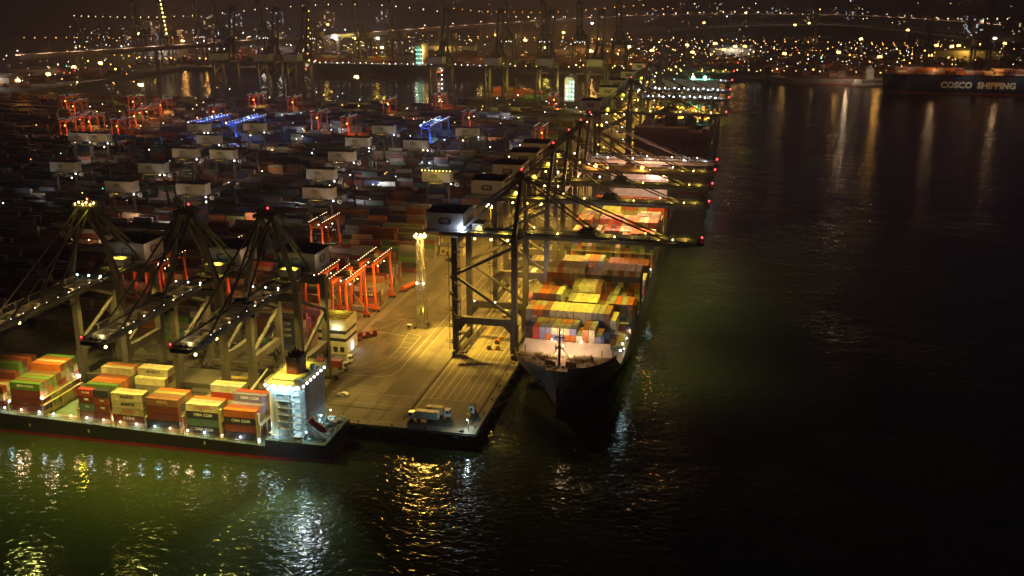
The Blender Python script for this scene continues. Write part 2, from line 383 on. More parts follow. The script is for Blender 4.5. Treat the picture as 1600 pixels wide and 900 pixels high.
    cb = MB(); cb.prism([(-1.2, -1.6), (1.2, -1.6), (1.2, 1.4), (-1.2, 1.4)], -2.7, -.2)
    cab = cb.build('operator_cab', m_house, t, loc=(2.0, ty + 5.2, z0))
    MB().box(-1.15, 1.15, -1.66, -1.6, -2.5, -.9).build('window', m_glass, cab)
    # A-frame and stays, their lack of light put into the darker tone
    for sx in (-1, 1):
        MB().bar((sx * s, 0, zg + 3), (sx * 2.6, -1, apex), 1.7, 1.9, w2=1.3, h2=1.3).build('apex_leg', m_steel_d, t)
    ah = MB().box(-4.2, 4.2, -2.6, 1.6, apex - .6, apex + .6)
    ah.rail([(-4.2, -2.6, apex + .6), (4.2, -2.6, apex + .6), (4.2, 1.6, apex + .6), (-4.2, 1.6, apex + .6)], 1.2, 1.5, .06)
    for k in range(4): ah.bar((-3 + 2 * k, -.5, apex + .5), (-3 + 2 * k, -.5, apex + 2.4), .5)
    ah.build('apex_platform', m_steel_d, t)
    zt = zg + (apex - zg) * .45; ss = s + (2.6 - s) * .45 * (apex - zg) / (apex - zg - 3)
    MB().bar((-ss + .6, -.5, zt), (ss - .6, -.5, zt), .8).build('apex_tie', m_steel_d, t)
    for sx in (-1, 1):
        MB().bar((sx * 2.6, -.5, apex - .5), (sx * 6, g, zg + 2), .95).build('backstay', m_steel_d, t)
        MB().bar((sx * 2.4, 0, apex - .2), (sx * 3.2, g + back - 3, z0 + 2), .6).build('backstay', m_steel_d, t)
        if not raised:
            for f in (.45, .86):
                MB().bar((sx * 2.4, -1.2, apex), (sx * 3.2, -2.3 - L * f, z0 + 2), .55).build('forestay', m_steel_d, t)
    # stair tower on the landside leg
    sm = MB(); x0 = -s - 2.3
    nl = int((zg - 3) / 3.6)
    for k in range(nl):
        za = 2 + k * 3.6; ya, yb = (g - 1.8, g + 1.8) if k % 2 == 0 else (g + 1.8, g - 1.8)
        sm.bar((x0, ya, za), (x0, yb, za + 3.6), .8, .2); sm.box(x0 - 1.4, x0 + 1.0, yb - 1.3, yb + 1.3, za + 3.45, za + 3.65)
        sm.rail([(x0 + 1, yb - 1.3, za + 3.6), (x0 - 1.4, yb - 1.3, za + 3.6), (x0 - 1.4, yb + 1.3, za + 3.6)], 1.1, 1.3, .07)
    for yy in (g - 2.4, g + 2.4):
        sm.bar((x0 + 1, yy, 1.5), (x0 + 1, yy, zg), .2)
    sm.build('stair_tower', m_steel_d, t)
    # machinery house
    hx, hy, hz = house; hy0 = g - 3.0; zz = z0 + 2.3
    hb = MB().box(-hx / 2, hx / 2, hy0, hy0 + hy, zz + .4, zz + hz)
    hb.box(-hx / 2 - 1.2, hx / 2 + 1.2, hy0 - 1.5, hy0 + hy + 1.2, zz, zz + .35)
    hs = hb.build('machinery_house', m_house, t)
    rf = MB(); rf.add([(-hx / 2 - .3, hy0 - .3, zz + hz), (hx / 2 + .3, hy0 - .3, zz + hz), (hx / 2 + .3, hy0 + hy + .3, zz + hz), (-hx / 2 - .3, hy0 + hy + .3, zz + hz), (0, hy0 - .3, zz + hz + .9), (0, hy0 + hy + .3, zz + hz + .9)],
                     [(0, 1, 4), (2, 3, 5), (1, 2, 5, 4), (3, 0, 4, 5), (3, 2, 1, 0)])
    rf.box(-2, -1, hy0 + 3, hy0 + 4, zz + hz + .6, zz + hz + 1.8); rf.box(1, 2.2, hy0 + 8, hy0 + 9.2, zz + hz + .6, zz + hz + 1.6)
    rf.build('roof', m_roof, hs)
    MB().rail([(-hx / 2 - 1.1, hy0 + hy + 1.1, zz + .35), (-hx / 2 - 1.1, hy0 - 1.4, zz + .35), (hx / 2 + 1.1, hy0 - 1.4, zz + .35), (hx / 2 + 1.1, hy0 + hy + 1.1, zz + .35)], 1.1, 2.5, .05).build('railing', m_steel_d, hs)
    MB().box(-hx / 2 + 1.2, -hx / 2 + 2.2, hy0 - .06, hy0, zz + .4, zz + 2.5).build('door', m_steel_d, hs)
    if '-x' in logo_faces: logo_panel(hs, (-hx / 2 - .05, hy0 + hy * .5, zz + hz * .56), '-x', 5.6, plate=True)
    if '+x' in logo_faces: logo_panel(hs, (hx / 2 + .05, hy0 + hy * .5, zz + hz * .56), '+x', 5.6, plate=True)
    if '-y' in logo_faces: logo_panel(hs, (1, hy0 - .05, zz + hz * .56), '-y', 5.6, plate=True)
    if text:
        lettering(text, 1.15, m_logow, boom, (-3.9, -L * .58, 1.0), '-x', .02)
    # cable reel, ladders and small boxes
    if detail:
        MB().cyl((s * .2, g + 1.2, 7.5), (s * .2, g + 1.9, 7.5), 2.2, 16).build('cable_reel', m_steel_d, t)
        eb = MB().box(-3.6, 3.6, g - 10, g - 5.5, z0 + 2.1, z0 + 4.8).build('electrical_cabin', m_house, t)
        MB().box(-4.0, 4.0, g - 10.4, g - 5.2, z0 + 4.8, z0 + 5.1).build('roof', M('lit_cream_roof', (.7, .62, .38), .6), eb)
    if raised:
        boom.rotation_euler = (R(-78), 0, 0)
    return t, z0

def crane_lamps(t, z0, L, n=6, mat=None, tip=True, apex=73, r=.42, side=4.6):
    mat = mat or E_yel
    for k in range(n):
        lamp(t, (side, -6 - (L - 10) * k / max(1, n - 1), z0 + 2.7), r, mat, 'walkway_lamp')
    if tip: lamp(t, (0, -L - 7.5, z0 + 3.4), .5, E_red, 'aviation_lamp')
    lamp(t, (0, -.5, apex + 3.0), .5, E_red, 'aviation_lamp')

def wpt(o, p):
    c, s_ = math.cos(o.rotation_euler.z), math.sin(o.rotation_euler.z)
    return (o.location.x + c * p[0] - s_ * p[1], o.location.y + s_ * p[0] + c * p[1], o.location.z + p[2])

# --- bottom quay: three cranes, boom towards the viewer
GL = 'quay cranes on the near quay'
LZ, LOUT, LAP = 41.5, 58.0, 72.0
csts, z0L = make_sts('quay_crane', 'x', 'quay crane', GL, zg=LZ, gauge=24.5, s=10.0, out=LOUT, back=10, apex=LAP, house=(17, 14, 7.5), logo_faces=('+x', '-y'), steel=M('crane_beige_paint', (0.105, 0.094, 0.08), .55, var=.3, scale=.15))
left_cranes = []
for i, (x, lab) in enumerate([(-239.3, 'dark quay crane with yellow lamps clustered on its apex, over the black ship\'s forward bays'), (-197.5, 'dark quay crane over the black ship\'s middle, between the other two near-quay cranes'), (-166.2, 'dark quay crane nearest the black ship\'s white bridge, boom lit along its walkway')]):
    o = csts if i == 0 else copy_tree(csts)
    o.location = (x, 337, QZ); o['label'] = lab; left_cranes.append(o)
for i, o in enumerate(left_cranes):
    for k in range(9): lamp(o, (4.6, -4 - k * (LOUT - 8) / 8, z0L + 2.6), .17, (E_warm, E_dim)[k % 3 > 0], 'walkway_lamp')
    for xx, yy in ((4.4, -LOUT - 6), (3.6, -LOUT + 9)): lamp(o, (xx, yy, z0L - .5), .5, E_yel, 'floodlight')
    lamp(o, (-4, -LOUT - 6, z0L + 2.2), .32, E_red, 'aviation_lamp'); lamp(o, (1, -.5, LAP + 3), .4, E_red, 'aviation_lamp')
    for k in range(3): lamp(o, (-6.5 + 5 * k, .8 - 2.4, LZ + 3.8), .42, E_cyan if i == 0 else E_dim, 'floodlight')
    X = o.location.x
    # floodlights that hang under each boom
    for yy, P in ((-8, 26000), (-26, 44000), (-46, 100000)): spot((X, 337 + yy, QZ + z0L - .8), (X + 2, 337 + yy + 3, 5), P * .85, (1, .74, .13), 110, .6, .8)
    spot((X + 2, 337 + 14, QZ + z0L - .8), (X + 4, 337 + 12, 5), 70000, (1, .72, .16), 120, .6)
    for k in range(6): point((X + .5, 337 - 5 - k * 10, QZ + z0L + 2.4), (240, 420, 160)[k % 3], (1, .62, .2), .25)
    down((X + .5, 337 + 17 - 2, QZ + z0L + 8.3), 9000, YEL, 100)
    spot((X + 3, 337 - LOUT - 4, QZ + z0L - 1), (X + 4, 258, 0), 62000, (.92, .90, .2), 105, 1.0, .8)
    point((X, 337 - LOUT - 1, QZ + z0L + 2.8), 800, (1, .75, .3), .25)
    point((X + 1, 337 + 17.5, QZ + z0L + 5), 500 if i == 0 else 220, WHT if i == 0 else CYA, .3)
    spot((X + 12, 337 + 21, QZ + z0L + 9), (X + 6, 337 + 26, QZ + z0L + 5), 350, WARM, 120, .8)
for k in range(9): lamp(left_cranes[0], (-4 + k * 1.05, -1 + .8 * math.sin(k * 2.1), LAP + 1.0 + .9 * ((k * 7) % 3) / 2), .38, E_yel, 'floodlight')
point(wpt(left_cranes[0], (0, -3, LAP + 3.2)), 2200, YEL, .5)

# --- right berth cranes
GR = 'quay cranes along the side berth'
RZ, ROUT, RAP = 49.0, 68.0, 75.5
cr1, z0R = make_sts('quay_crane', 'x', 'quay crane', GR, zg=RZ, gauge=25.6, s=11.5, out=ROUT, back=9, apex=RAP, text='Hongkong International Terminals', house=(18, 15.5, 8.0), logo_faces=('-x',), steel=m_steel)
RY = [414, 487, 532, 572, 606, 830, 935, 1003, 1098, 1205]
RL = ['nearest of the side-berth quay cranes, dark, its boom over the stacks behind the floodlit bow',
      'side-berth quay crane second from the corner, yellow lamps along its boom',
      'side-berth quay crane third from the corner, boom above the bright pink stack',
      'side-berth quay crane fourth from the corner, boom with two orange floodlights just in front',
      'side-berth quay crane fifth from the corner, boom just before the wall of dark containers',
      'side-berth quay crane over the far ship, boom just behind the wall of dark containers',
      'side-berth quay crane second beyond the dark container wall, over orange stacks',
      'side-berth quay crane strung with many white lamps, before the two green lights',
      'side-berth quay crane carrying two bright green lights on its boom',
      'farthest quay crane of the side berth, yellow lamps on its boom']
right_cranes = []
for i, (y, lab) in enumerate(zip(RY, RL)):
    o = cr1 if i == 0 else copy_tree(cr1)
    o.location = (-88.6, y, QZ); o.rotation_euler = (0, 0, R(90)); o['label'] = lab; right_cranes.append(o)
for i, o in enumerate(right_cranes):
    y = RY[i]
    mt = (E_yel, E_yel, E_yel, E_warm, E_white, E_yel, E_white, E_white, E_cyan, E_yel)[i]
    n = 6 if i not in (4, 6, 7) else (9 if i == 4 else 14)
    for k in range(n):
        lamp(o, (-4.6 if k % 2 else 4.6, -5 - (ROUT - 9) * k / (n - 1), z0R + 2.8), .34 if i < 5 else .55, mt, 'walkway_lamp')
    lamp(o, (0, -ROUT - 7.5, z0R + 3.2), .45 + .05 * i, E_red, 'aviation_lamp'); lamp(o, (0, -.5, RAP + 3), .45, E_red, 'aviation_lamp')
    for k in range(3): lamp(o, (-11.0, 3 + 7 * k, z0R + .4), .5, E_yel, 'floodlight')
    for k in range(7): point((-88.6 + 5 + k * 10.6, y + .6, QZ + z0R + 2.5), (850, 380, 1000)[k % 3] * (1 if i < 5 else 1.6), (1, .68, .10) if mt in (E_yel, E_warm) else WHT, .25)
    for k in range(2): down((-88.6 - 6 - k * 11, y - 4, QZ + z0R + 4.4), 3000, YEL)
    if i < 5 or i > 5:
        for xx, P in ((14, 52000), (34, 64000), (50, 40000)): spot((-88.6 + xx, y, QZ + z0R - 1), (-88.6 + xx, y + 2, 15), P * (.9, .95, 1.2, 1.2, .2, 3, 6, 6, 5, 4)[i], YEL if i != 2 else (1, .55, .26), 105, .7, .8)
        spot((-88.6 - 12, y, QZ + z0R - 1), (-88.6 - 12, y, 5), (85000 if i == 0 else 190000) if i < 5 else 380000, SOD, 125, .7)
    for q in (-30, -12): lamp(o, (9.5, q, z0R - 1.2), .55 + .05 * i, E_yel, 'floodlight')
    spot((-88.6 + 64, y - 2, QZ + z0R - 1), (-88.6 + 74, y - 4, 0), (26000, 30000, 34000)[i] if i < 3 else 8000, (0.80, .95, .40), 100, 1.0)
for xx in (0, 12): lamp(right_cranes[8], (-5, -36 - xx, z0R + 5.0), 2.0, E('bright_green', (.35, 1.0, .7), 16), 'floodlight')
point(wpt(right_cranes[8], (4, -42, z0R + 8)), 30000, (.1, 1, .55), 1)
for xx in (-4, 22): lamp(right_cranes[3], (-4, -xx - 14, z0R + 3.4), 1.15, E_ora, 'floodlight'); point((-88.6 + xx + 14, 572 - 7, QZ + z0R + 4), 9000, ORA, .8)
point(wpt(right_cranes[0], (-10, 22.5, z0R + 4)), 2600, (.55, .7, 1), .4)
for q in (21.5, 23): lamp(right_cranes[0], (-10.2, q, z0R + 4.6), .4, E_white, 'floodlight')
for yy in (8, 17): lamp(right_cranes[0], (-12.6, yy, 24), .45, E_dim, 'floodlight')

# ------------------------------------------------------------------ rubber tyred gantry cranes (orange)
def make_rtg(label, paint, name='yard_gantry', span=23.5, h=23.0, w=7.6, group=None, string=E_warm, cat='gantry crane', nlamp=10):
    t = thing(name, label, cat, group=group)
    for sy in (0, span):
        for sx in (-1, 1):
            MB().bar((sx * w / 2, sy, 2.6), (sx * (w / 2 - .6), sy, h), 1.0, .9, w2=.9, h2=1.0).build('leg', paint, t)
            wh = MB().box(sx * w / 2 - 1.5, sx * w / 2 + 1.5, sy - .5, sy + .5, 1.3, 2.4)
            wh.build('bogie', paint, t)
            for q in (-1, 1):
                MB().cyl((sx * w / 2 + q * 1.0, sy - .35, .75), (sx * w / 2 + q * 1.0, sy + .35, .75), .75, 12).build('wheel', m_tyre, t)
        MB().box(-w / 2 - .4, w / 2 + .4, sy - .45, sy + .45, 2.4, 3.6).build('sill_beam', paint, t)
        MB().bar((-w / 2 + .4, sy, h - .4), (w / 2 - .4, sy, h - .4), .6, .7).build('tie_beam', paint, t)
    for sx in (-1, 1):
        x = sx * (w / 2 - .7)
        MB().bar((x, -1.2, h + .7), (x, span + 1.2, h + .7), .9, 1.5).build('girder', paint, t)
        wk = MB().box(x + sx * .5 - .4, x + sx * .5 + .4, -1, span + 1, h + 1.5, h + 1.56).rail([(x + sx * .9, -1, h + 1.5), (x + sx * .9, span + 1, h + 1.5)], 1.1, 3, .05)
        wk.build('walkway', paint, t)
        if string:
            sl = MB()
            for k in range(nlamp): sl.ball((x + sx * .9, -.5 + k * (span + 1) / (nlamp - 1), h + 2.7), .13 if string is E_warm else .17, n=5, k=3)
            sl.build('string_light', string, t)
    tr = MB().box(-w / 2 + .2, w / 2 - .2, -2.2, 2.2, h + 1.5, h + 2.3).box(-2.2, 1.4, -1.6, 1.6, h + 2.3, h + 4.0)
    trl = tr.build('trolley', m_steel_d, t, loc=(0, span * .38, 0))
    MB().box(1.2, 2.9, -1.9, -.1, h + 2.4, h + 4.4).build('winch_cover', m_house, trl)
    cb = MB().box(w / 2 - 3, w / 2 - 1.2, 2.4, 4.4, h - 2.2, h + .1).build('operator_cab', m_house, t, loc=(0, span * .38, 0))
    MB().box(w / 2 - 2.9, w / 2 - 1.3, 2.34, 2.4, h - 2, h - .6).build('window', m_glass, cb)
    MB().box(-2.8, 2.8, span - 1.8, span - .6, 3.65, 6.0).build('power_unit', M('grey_power_unit', (.3, .32, .36), .5), t)
    MB().bar((-w / 2, span, 3.6), (w / 2 - .5, span, h * .55), .3).bar((w / 2, span, 3.6), (-w / 2 + .5, span, h * .55), .3).build('brace', M('yellow_brace', (.5, .36, .1), .5), t)
    return t
GG = 'orange gantry cranes in the container yard'
rtg = make_rtg('tall orange gantry crane lit red beside the striped control building', m_orange, group=GG)
rtg.location = (-172.0, 415.2, QZ)
rtgs = [rtg]
def add_rtg(x, y, lab): o = dup(rtg, (x, y, QZ), 0, lab, GG); rtgs.append(o); return o
add_rtg(-170.5, 447.6, 'dim orange gantry crane behind the red-lit one, nearest the lattice mast')
add_rtg(-187.5, 421, 'orange gantry crane with a red-lit ledge, half behind the quay crane by the control building')
add_rtg(-225.5, 517, 'orange gantry crane showing one lit leg above pale containers, beyond the red-lit one')
add_rtg(-232, 420, 'orange gantry crane standing between the middle quay crane\'s legs')
add_rtg(-247, 455, 'orange gantry crane with scattered white lamps, seen through the middle quay crane\'s frame')
add_rtg(-268, 421, 'orange gantry crane seen behind the forward quay crane\'s outer leg')
add_rtg(-281, 421, 'orange gantry crane behind the forward quay crane\'s boom, at the picture\'s left')
rlit = [(0, .7), (1, .35), (2, .5), (3, .3), (4, .3), (5, .3), (6, .22), (7, .2)]
for i, f in rlit:
    o = rtgs[i]; x, y, z = o.location
    point((x + 6.5, y - 3, z + 17), 4200 * f, (1, .34, .10) if i not in (1,) else SOD, .4)
    point((x + 1, y + 12, z + 17), 2200 * f, (1, .40, .12), .4); point((x + 6.5, y + 25, z + 11), 3200 * f, (1, .32, .10), .4)
    for k in range(4): lamp(o, ((-1) ** k * 3.2, 6 + 4.5 * k, 21.5), .25, E_warm, 'floodlight')
point((-176, 414, 12), 1600, (1, .08, .45), .3)
# distant red and blue gantries
GD = 'red gantry cranes in the far yard'
rtg2 = make_rtg('x', m_redp, name='yard_gantry', group=GD, string=E_dim, nlamp=9)
far_r = [(-628, 864, 1.2), (-623, 894, .9), (-578, 871, 1.3), (-674, 1052, .8), (-627, 1030, 1), (-713, 999, .9), (-752, 1041, .8), (-602, 939, 1.1), (-542, 990, .6), (-550, 1099, 1.2), (-496, 1085, 1.2), (-418, 969, .6), (-373, 935, 1.2), (-385, 1090, .6), (-270, 1002, 1), (-342, 1146, 1), (-179, 915, .9), (-215, 1174, .9), (-640, 905, .8), (-610, 975, 1.1)]
far_r.sort(key=lambda q: q[1])
rows = {}
for j, (x, y, f) in enumerate(far_r):
    lab = f'red gantry crane in the far yard, {ordn(j + 1)} nearest of the distant red ones'
    o = rtg2 if j == 0 else copy_tree(rtg2)
    o.location = (x, y, QZ); o['label'] = lab
    point((x + 8, y - 4, QZ + 15), 6500 * f, (1, .34, .07), .6)
    if j % 2 == 0: point((x, y + 12, QZ + 17), 2600 * f, (1, .5, .12), .6); lamp(o, (3, -1.5, 20), .5, E_ora, 'floodlight')
GB = 'blue-lit gantry cranes in the far yard'
rtg3 = make_rtg('x', m_bluep, name='yard_gantry', span=62, w=9, group=GB, string=E_white, nlamp=12)
for j, (x, y, lab) in enumerate([(-497, 873, 'blue-lit gantry crane strung with white lamps, leftmost of three'), (-461, 877, 'blue-lit gantry crane strung with white lamps, middle one of three'), (-281, 900, 'blue-lit gantry crane strung with white lamps, rightmost of three')]):
    o = rtg3 if j == 0 else copy_tree(rtg3); o.location = (x, y, QZ); o['label'] = lab
    for yy in (-3, 15, 33, 50, 64): point((x + 1, y + yy, QZ + 26.5), 5200, (.22, .40, 1), .5)
    point((x + 7, y - 4, QZ + 13), 6000, (.3, .4, 1), .5); lamp(o, (-4, -2, 25.5), .8, E_dim, 'floodlight')
    for k in range(5): lamp(o, (-3 + 1.6 * k, 30 + (k * 7) % 19, 25.0 + (k % 2)), .4, E_cyan if k % 2 else E_blue, 'floodlight')

# ------------------------------------------------------------------ rail mounted yard cranes with pale houses
def make_rmg():
    t = thing('yard_crane', 'x', 'yard crane', group='dark yard cranes with pale houses')
    sp = 38.0; h = 23.0; w = 17.0
    for sy in (0, sp):
        for sx in (-1, 1):
            MB().bar((sx * w / 2, sy, 1.4), (sx * w / 2 * .82, sy, h), 1.3, 1.1).build('leg', m_steel_d, t)
            b = MB().box(sx * w / 2 - 2, sx * w / 2 + 2, sy - .5, sy + .5, .7, 1.5)
            for q in (-1.2, 1.2): b.cyl((sx * w / 2 + q, sy - .25, .4), (sx * w / 2 + q, sy + .25, .4), .4)
            b.build('bogie', m_steel_d, t)
        MB().bar((-w / 2, sy, 2.6), (w / 2, sy, 2.6), 1.0, 1.4).build('sill_beam', m_steel_d, t)
    for sx in (-1, 1):
        MB().bar((sx * 4.5, -9, h + 1), (sx * 4.5, sp + 7, h + 1), 1.1, 2.2).build('girder', m_steel_d, t)
        MB().box(sx * 5.6 - .5, sx * 5.6 + .5, -9, sp + 7, h + 1.4, h + 1.5).rail([(sx * 6.1, -9, h + 1.5), (sx * 6.1, sp + 7, h + 1.5)], 1.1, 4, .05).build('walkway', m_steel_d, t)
    for yy in (0, sp): MB().bar((-w / 2 * .82, yy, h - .2), (w / 2 * .82, yy, h - .2), 1.0, 1.6).build('tie_beam', m_steel_d, t)
    hb = MB().box(-9.6, 9.6, -4.2, 3.4, h + 2.6, h + 9.4).build('machinery_house', m_house, t)
    rf = MB().box(-9.9, 9.9, -4.5, 3.7, h + 9.4, h + 9.7)
    for x in (-6.5, 3.5): rf.cyl((x, 0, h + 9.7), (x, 0, h + 10.6), .5); rf.box(x + 1, x + 2.2, -.6, .6, h + 9.7, h + 10.3)
    rf.build('roof', m_roof, hb)
    logo_panel(hb, (-1.5, -4.26, h + 6.6), '-y', 4.4)
    for x in (-2.6, 2.6): MB().box(x - .5, x + .5, -4.25, -4.2, h + 3.0, h + 3.8).build('vent', m_logo, hb)
    MB().box(-4.5, 4.5, -7.6, -4.4, h + 2.2, h + 2.4).build('platform', M('cream_platform', (.5, .45, .3), .7), t)
    MB().box(-6.4, 6.4, 12, 17, h + 2.2, h + 3.6).box(-2.5, 2.5, 12.8, 16, h + 3.6, h + 5.2).build('trolley', m_steel_d, t)
    cb = MB().box(4.4, 6.4, 18, 20.2, h - 2.6, h - .2).build('operator_cab', m_house, t); MB().box(4.5, 6.3, 17.94, 18, h - 2.3, h - 1).build('window', m_glass, cb)
    # square number board: pale ring
    nb = MB()
    for a in range(8):
        t0, t1 = a * math.pi / 4 + .39, (a + 1) * math.pi / 4 + .39
        nb.bar((14.0 + 1.3 * math.cos(t0), -3.9, h + 1.5 + 1.3 * math.sin(t0)), (14.0 + 1.3 * math.cos(t1), -3.9, h + 1.5 + 1.3 * math.sin(t1)), .42, .2)
    nb.bar((13.3, -3.9, h + 2.2), (13.3, -3.9, h + .8), .35, .2); nb.bar((13.2, -3.9, h + .9), (14.6, -3.9, h + .9), .35, .2)
    nb.build('number_board', M('board_white', (.75, .75, .7), .5, emit=(.9, .9, .8), es=.10, var=0), t)  # faint glow put into the board's material
    MB().bar((9, -3.6, h + .8), (14, -3.6, h + .2), .3).build('board_arm', m_steel_d, t)
    return t
rm0 = make_rmg()
RM = [(-249, 575, 'nearest'), (-272, 634, ''), (-378, 567, ''), (-330, 569, ''), (-394, 630, ''), (-404, 692, ''), (-374, 693, ''), (-456, 621, ''), (-285, 704, ''), (-298, 771, ''), (-249, 769, ''), (-227, 843, ''), (-301, 841, ''), (-513, 746, ''), (-530, 747, ''), (-420, 757, ''), (-462, 817, ''), (-416, 831, ''), (-194, 642, '')]
RMrows = [[i for i, q in enumerate(RM) if a <= q[1] < b_] for a, b_ in ((560, 600), (600, 660), (660, 720), (720, 790), (790, 860))]
RMlab = {}
RN = ('front', 'second', 'third', 'fourth', 'rear')
for ri, row in enumerate(RMrows):
    for ci, i in enumerate(sorted(row, key=lambda k: RM[k][0])):
        RMlab[i] = f'dark yard crane with pale box house, {ordn(ci + 1)} from left in their {RN[ri]} row'
for i, (x, y, _) in enumerate(RM):
    o = rm0 if i == 0 else copy_tree(rm0)
    o.location = (x, y + 4, QZ); o['label'] = RMlab[i]
    lamp(o, ((10.5, 7, -3)[i % 3], -5, 25 - 3 * (i % 2)), .42, E_warm if i % 3 else E_white, 'floodlight')
    point((x, y - 4.5, QZ + 24.6), 260, YEL, .3)
    point((x + ((-1) ** i) * 13, y - 9, QZ + 17), (2600, 1800, 3600)[i % 3], ((1, .8, .6), (.8, .9, 1), (1, .55, .3))[i % 3], .3)
    spot((x + 40, y - 16, QZ + 30), (x + 8, y + 4, QZ + 29), 15000 if i in (0, 1, 8, 9, 3) else 6000, (1, .56, .2), 50, .8)
    spot((x - 10, y - 60, QZ + 34), (x, y, QZ + 29), 14000 if i in (0, 1) else 8000, (1, .72, .5), 45, .8)  # unseen source added to light the house front, no fitting there
o = [q for q in C.objects if q.get('label') == RMlab[18]][0]
for k in range(9): lamp(o, (-9.5 + 2.4 * k, -4.4, 33.2), .3, E_yel, 'roof_lamp')
point((-194, 636, QZ + 36), 1800, YEL, .4)
# ------------------------------------------------------------------ ships
def build_hull(parent, half, zs, ny, L, m_hull, m_boot, m_deck, deckz, mirror=False, bow_y=0.0):
    """half(t_level, y) half breadth; zs list of level fractions; local: bow at -y"""
    ys = [bow_y + (L - bow_y) * (i / ny) ** 1.6 for i in range(ny + 1)]
    hu = MB(); bt = MB(); nl = len(zs)
    grid = []
    for y in ys:
        dz = deckz(y); row = []
        for k, f in enumerate(zs):
            z = -1.2 if k == 0 else (1.35 if k == 1 else 1.35 + (dz - 1.35) * f)
            row.append((half(f, y), z))
        grid.append(row)
    for mbb, ks in ((bt, (0,)), (hu, range(1, nl - 1))):
        for i in range(ny):
            for k in ks:
                for sx in (-1, 1):
                    q = [(sx * grid[i][k][0], ys[i], grid[i][k][1]), (sx * grid[i + 1][k][0], ys[i + 1], grid[i + 1][k][1]),
                         (sx * grid[i + 1][k + 1][0], ys[i + 1], grid[i + 1][k + 1][1]), (sx * grid[i][k + 1][0], ys[i], grid[i][k + 1][1])]
                    mbb.add(q, [(0, 1, 2, 3) if sx > 0 else (3, 2, 1, 0)])
        for i, o in ((0, 1), (ny, 0)):
            for k in ks:
                a, b_ = grid[i][k], grid[i][k + 1]
                mbb.add([(-a[0], ys[i], a[1]), (a[0], ys[i], a[1]), (b_[0], ys[i], b_[1]), (-b_[0], ys[i], b_[1])], [(0, 1, 2, 3)] if o else [(3, 2, 1, 0)])
    dk = MB()
    for i in range(ny):
        a, b_ = grid[i][-1], grid[i + 1][-1]
        dk.add([(-a[0], ys[i], a[1] - .02), (a[0], ys[i], a[1] - .02), (b_[0], ys[i + 1], b_[1] - .02), (-b_[0], ys[i + 1], b_[1] - .02)], [(0, 1, 2, 3)])
    h = hu.build('hull', m_hull, parent); bt.build('boot_top', m_boot, h); dk.build('deck', m_deck, parent)
    return h
m_hullk = M('black_hull_paint', (0.018, 0.018, 0.022), .45, var=.4, scale=.08); m_boot = M('red_boot_top', (0.30, 0.012, 0.02), .55, var=.4, scale=.1)
m_hullg = M('grey_hull_paint', (0.27, 0.225, 0.21), .5, var=.45, scale=.08); m_deckr = M('deck_brown', (0.16, 0.08, 0.06), .75, var=.4, scale=.2); m_deckg = M('deck_green', (0.10, 0.16, 0.13), .7, var=.4, scale=.25)
m_white = M('ship_white_paint', (0.66, 0.68, 0.68), .5, var=.18, scale=.2); m_hatch = M('hatch_paint', (0.33, 0.25, 0.12), .7, var=.4, scale=.3); m_buff = M('buff_paint', (0.55, 0.44, 0.2), .6, var=.3, scale=.3)
m_lash = M('lashing_bridge_paint', (0.42, 0.36, 0.22), .6, var=.3)
m_pink = M('breakwater_paint', (0.52, 0.40, 0.32), .6, var=.22, scale=.25); m_maroon = M('funnel_maroon', (0.12, 0.022, 0.03), .5, var=.3)
m_lboat = M('lifeboat_red', (0.42, 0.05, 0.035), .45, var=.2)

# ship one: black hull along the near quay (bow outside the frame on the left, stern on the right)
def s1z(X): return 5.0 + .024 * (-155 - X) if X < -153.5 else 7.4
ship1 = thing('container_ship', 'black container ship with red waterline and white lit bridge, moored along the near quay', 'container ship', (0, 0, 0))
S1Y0, S1Y1 = 298.3, 321.9; S1C = (S1Y0 + S1Y1) / 2; S1B = (S1Y1 - S1Y0) / 2
h1 = MB(); bt1 = MB(); dk1 = MB()
st = [-395, -385, -370, -350, -320, -280, -240, -200, -160, -153.6, -153.4, -146, -138, -131.5]
def s1half(X, top):
    if X < -340: 
        t = max(0, (X + 395) / 55); return S1B * (1 - (1 - t) ** (2.4 if top else 1.6))
    if X > -150: return S1B * (1 if top else 1 - .18 * (X + 150) / 18)
    return S1B
for a, b_ in zip(st[:-1], st[1:]):
    for sy in (-1, 1):
        P = lambda X, tp, z: (X, S1C + sy * s1half(X, tp), z)
        q = [P(a, 0, 1.2), P(b_, 0, 1.2), P(b_, 1, s1z(b_)), P(a, 1, s1z(a))]
        h1.add(q, [(0, 1, 2, 3) if sy < 0 else (3, 2, 1, 0)])
        q = [P(a, 0, -1.2), P(b_, 0, -1.2), P(b_, 0, 1.2), P(a, 0, 1.2)]
        bt1.add(q, [(0, 1, 2, 3) if sy < 0 else (3, 2, 1, 0)])
    dk1.add([(a, S1C - s1half(a, 1), s1z(a) - .03), (b_, S1C - s1half(b_, 1), s1z(b_) - .03), (b_, S1C + s1half(b_, 1), s1z(b_) - .03), (a, S1C + s1half(a, 1), s1z(a) - .03)], [(0, 1, 2, 3)])
X = -131.5
h1.add([(X, S1C - s1half(X, 0), 1.2), (X, S1C + s1half(X, 0), 1.2), (X, S1C + S1B, s1z(X)), (X, S1C - S1B, s1z(X))], [(0, 1, 2, 3)])
bt1.add([(X, S1C - s1half(X, 0), -1.2), (X, S1C + s1half(X, 0), -1.2), (X, S1C + s1half(X, 0), 1.2), (X, S1C - s1half(X, 0), 1.2)], [(0, 1, 2, 3)])
hh1 = h1.build('hull', m_hullk, ship1); bt1.build('boot_top', m_boot, hh1)
dk1.build('deck', m_deckg, ship1)
mk = MB()
